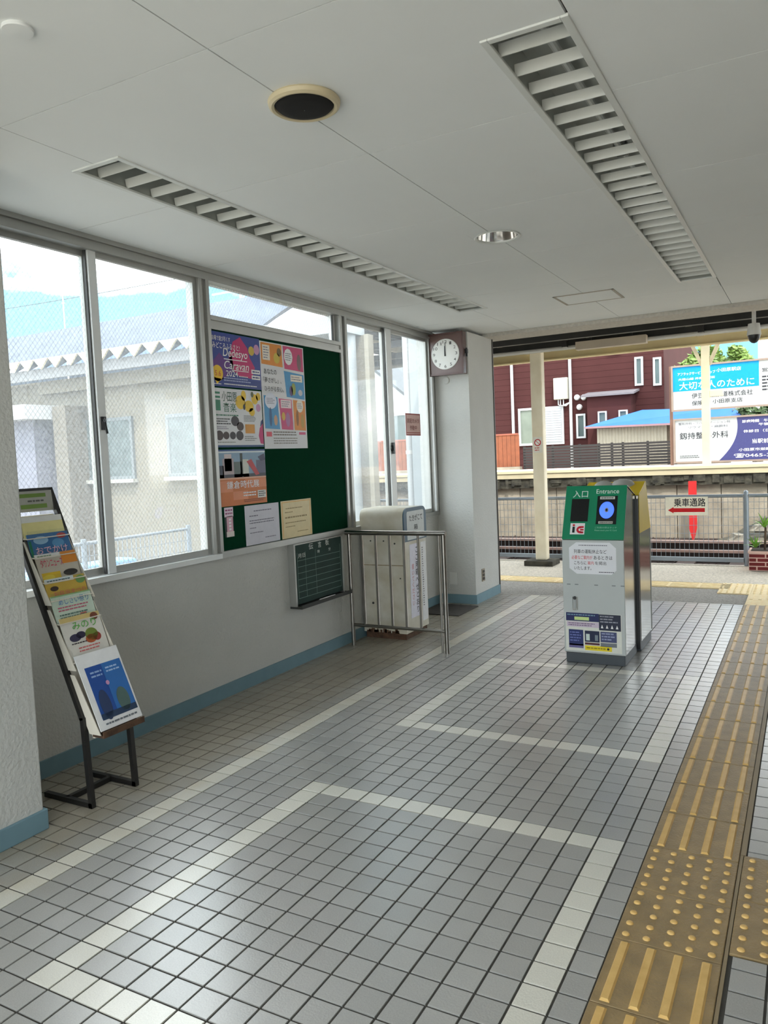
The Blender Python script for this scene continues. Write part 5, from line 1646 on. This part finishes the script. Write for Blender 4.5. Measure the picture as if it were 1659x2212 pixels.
t = thing('white_far_block', (2.6, 31, .9), 'pale distant apartment block at the right edge above the signboards', 'building')
m_ = MB(); m_.box(.35, 30, .9, 6, 38, 9.5, mat('pale_block_wall', (176, 180, 182), rough=.8)); m_.build('wall', t)
for k in range(3):
    for i in range(4):
        far_window(.8 + 1.5 * i, 2.0 + 2.4 * k, 1.6 + 1.5 * i, 3.4 + 2.4 * k, y=30, parent=t)

# ================================================================== CREAM BUILDING BESIDE THE HALL
t = thing('cream_station_building', (-6, 6, 0), 'cream rendered low building with grey folded plate roof seen through the left windows', 'building')
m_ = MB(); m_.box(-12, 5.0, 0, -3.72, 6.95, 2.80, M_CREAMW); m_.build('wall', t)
m_ = MB(); m_.box(-8.0, 4.86, 2.62, -3.72, 5.0, 2.80, M_CREAMW); m_.build('eave_beam', t)
# folded plate roof, barrel curved, ridges running up the slope
RX0, RX1, PIT = -11.9, -3.72, .30
prof = []
for k in range(9):
    s2 = k / 8; prof.append((4.5 + 2.5 * s2, 2.98 + .92 * math.sin(s2 * math.pi / 2) ** 1.0))
n = int((RX1 - RX0) / PIT * 4); vs = []; fs = []
wave = [0, .055, .125, .055]
wave = [0.0, .075, .15, .075]
for i in range(n + 1):
    x_ = RX0 + i * PIT / 4
    for (yy, z_) in prof:
        vs.append((x_, yy, z_ - .075 + wave[i % 4]))
K = len(prof)
for i in range(n):
    for k in range(K - 1):
        fs.append((i * K + k, (i + 1) * K + k, (i + 1) * K + k + 1, i * K + k + 1))
m_ = MB(); m_.add(vs, fs, M_ROOFG); ro = m_.build('roof', t)
md = ro.modifiers.new('thickness', 'SOLIDIFY'); md.thickness = .012; md.offset = 1
# cream closure strip behind the wave mouths
m_ = MB(); m_.box(RX0, 4.62, 2.80, RX1, 4.66, 2.95, mat('eave_closure', (150, 150, 152), rough=.8)); m_.build('eave_closure', t)
for i in range(int((RX1 - RX0) / PIT)):
    x_ = RX0 + i * PIT
    m_ = MB(); m_.prism([(2.905, x_ - .075), (2.905, x_ + .075), (3.05, x_ + .15), (3.05, x_ - .15)] if False else [(2.912, x_), (3.058, x_ + .146), (3.058, x_ - .146)], 1, 4.47, 4.50, mat('cream_eave_flashing', (240, 226, 200), rough=.6)); m_.build('eave_flashing', t)


def bwin(x0, z0, x1, z1):
    m_ = MB(); fr_ = .045
    for a in ((x0, z0, x1, z0 + fr_), (x0, z1 - fr_, x1, z1), (x0, z0 + fr_, x0 + fr_, z1 - fr_), (x1 - fr_, z0 + fr_, x1, z1 - fr_)):
        m_.box(a[0], 4.96, a[1], a[2], 5.0, a[3], mat('grey_far_sash', (110, 116, 118), rough=.5))
    w_ = m_.build('window', t)
    xm = (x0 + x1) / 2
    for a, b in ((x0 + fr_, xm - .01), (xm + .01, x1 - fr_)):
        m_ = MB(); m_.box(a, 4.972, z0 + fr_, b, 4.99, z1 - fr_, mat('frosted_far_glass', (92, 102, 102), rough=.6, var=.25, vscale=6, spec=.2)); m_.build('pane', w_)
    m_ = MB(); m_.box(x0 - .03, 4.90, z0 - .05, x1 + .03, 5.0, z0, mat('pale_window_ledge', (176, 174, 166), rough=.7)); m_.build('ledge', w_)


bwin(-7.33, 1.33, -6.24, 2.20); bwin(-5.60, 1.34, -4.5, 2.18)
m_ = MB(); m_.box(-7.42, 4.62, 0, -7.15, 5.0, 2.40, mat('grey_beige_buttress', (112, 105, 94), rough=.9)); m_.build('buttress', t)
m_ = MB(); m_.box(-10, 4.45, 0, -7.62, 5.0, 2.22, mat('lilac_grey_annex', (112, 112, 126), rough=.8)); m_.box(-10, 4.2, 2.22, -7.45, 5.0, 2.42, M_WHITEF); m_.build('annex', t)
# white porch at the right end of the building
t = thing('white_porch', (-2.8, 4.6, 0), 'white fascia porch with round columns outside the right window', 'porch')
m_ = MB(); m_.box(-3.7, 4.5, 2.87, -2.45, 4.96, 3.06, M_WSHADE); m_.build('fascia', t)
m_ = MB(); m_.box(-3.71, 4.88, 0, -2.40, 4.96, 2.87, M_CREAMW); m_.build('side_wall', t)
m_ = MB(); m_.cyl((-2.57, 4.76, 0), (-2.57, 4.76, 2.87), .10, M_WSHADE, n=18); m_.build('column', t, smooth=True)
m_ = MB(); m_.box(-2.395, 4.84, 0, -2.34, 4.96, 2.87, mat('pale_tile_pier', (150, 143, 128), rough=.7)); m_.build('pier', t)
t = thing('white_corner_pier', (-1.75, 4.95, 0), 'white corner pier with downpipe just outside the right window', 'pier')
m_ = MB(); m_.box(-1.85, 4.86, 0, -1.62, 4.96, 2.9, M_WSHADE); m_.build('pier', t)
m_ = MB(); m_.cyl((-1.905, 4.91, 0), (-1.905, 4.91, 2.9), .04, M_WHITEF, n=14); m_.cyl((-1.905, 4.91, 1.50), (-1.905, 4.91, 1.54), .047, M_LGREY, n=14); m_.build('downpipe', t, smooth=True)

# mesh fence in the yard
t = thing('yard_mesh_fence', (-3.1, 1.9, 0), 'pale wire mesh fence in the yard below the left windows', 'fence')
M_YF = mat('pale_yard_fence', (140, 148, 156), rough=.5, metal=.3)
for yy in (.2, 1.4, 2.6):
    m_ = MB(); m_.cyl((-3.1, yy, 0), (-3.1, yy, .92), .022, M_YF, n=10); m_.build('post', t)
m_ = MB(); m_.cyl((-3.1, .2, .885), (-3.1, 2.6, .885), .014, M_YF, n=8); m_.build('top_rail', t)
m_ = MB()
for i in range(49):
    yy = .2 + .05 * i; m_.box(-3.103, yy - .002, .05, -3.097, yy + .002, .88, M_YF)
for k in range(8):
    z_ = .08 + .1 * k; m_.box(-3.103, .2, z_ - .002, -3.097, 2.6, z_ + .002, M_YF)
m_.build('wire_mesh', t, kind='stuff')
m_ = MB(); m_.box(-3.55, .9, 0, -3.2, 2.2, .62, mat('blue_tarpaulin', (120, 176, 224), rough=.6, var=.2, vscale=5)); m_.box(-3.5, 1.0, .62, -3.25, 2.1, .68, MATS['blue_tarpaulin'])
tag(m_.build('tarpaulin_covered_crate', base=(-3.4, 1.5, 0), bevel=.03), 'pale blue tarpaulin covered crate behind the yard fence', 'crate')

# blue slate roofed house far left, mast, wires, pylon
t = thing('blue_slate_house', (-25, 24, 0), 'distant house with stepped blue slate roof above the folded plate roof', 'house')
m_ = MB(); m_.box(-32, 21, 0, -17, 28, 5.6, M_CREAMW); m_.build('wall', t)
m_ = MB(); m_.prism([(20.4, 5.6), (28.6, 5.6), (24.5, 7.0)], 0, -33, -16, M_RBLUE); m_.build('lower_roof', t)
m_ = MB(); m_.prism([(22, 6.4), (27, 6.4), (24.5, 8.6)], 0, -30.2, -21, M_RBLUE); m_.build('upper_roof', t)
m_ = MB(); m_.cyl((-15.95, 12, 0), (-15.95, 12, 6.5), .03, M_LGREY, n=8, r1=.015); m_.cyl((-15.99, 12, 6.1), (-15.91, 12, 6.1), .02, M_LGREY, n=6)
tag(m_.build('antenna_mast', base=(-15.95, 12, 0)), 'thin antenna mast rising behind the folded plate roof', 'mast')
for i, (a, b, l) in enumerate((((-28, 16, 7.7), (-3, 16, 7.6), 'uppermost thin overhead wire crossing the sky in the left windows'), ((-28, 16, 5.9), (-3, 16, 6.6), 'middle thin overhead wire crossing the sky in the left windows'), ((-28, 16, 5.2), (-3, 16, 5.7), 'lowest thin overhead wire crossing the sky in the left windows'))):
    m_ = MB(); pts = []
    for k in range(13):
        s2 = k / 12; pts.append((a[0] + (b[0] - a[0]) * s2, 16, a[2] + (b[2] - a[2]) * s2 - .5 * 4 * s2 * (1 - s2) * .5))
    m_.tube(pts, .012, M_DSTEEL, n=5); tag(m_.build('overhead_wire', base=a), l, 'wire', 'overhead wires')
t = thing('wire_pylon', (-24.8, 30, 0), 'pale lattice pylon with insulators in the strip window above the board', 'pylon')
m_ = MB()
for x_ in (-24.1, -23.2):
    m_.bar((x_, 30, 0), (x_, 30, 11.5), .12, .12, M_LGREY)
for k in range(12):
    m_.bar((-24.1, 30, k), (-23.2, 30, k + 1), .06, .06, M_LGREY)
m_.build('lattice', t)
m_ = MB(); m_.bar((-26, 30, 10.6), (-23.2, 30, 10.6), .08, .08, M_LGREY); m_.bar((-25.6, 30, 9.9), (-23.2, 30, 9.9), .08, .08, M_LGREY); m_.build('cross_arm', t)

bpy.data.objects.remove(_tob)
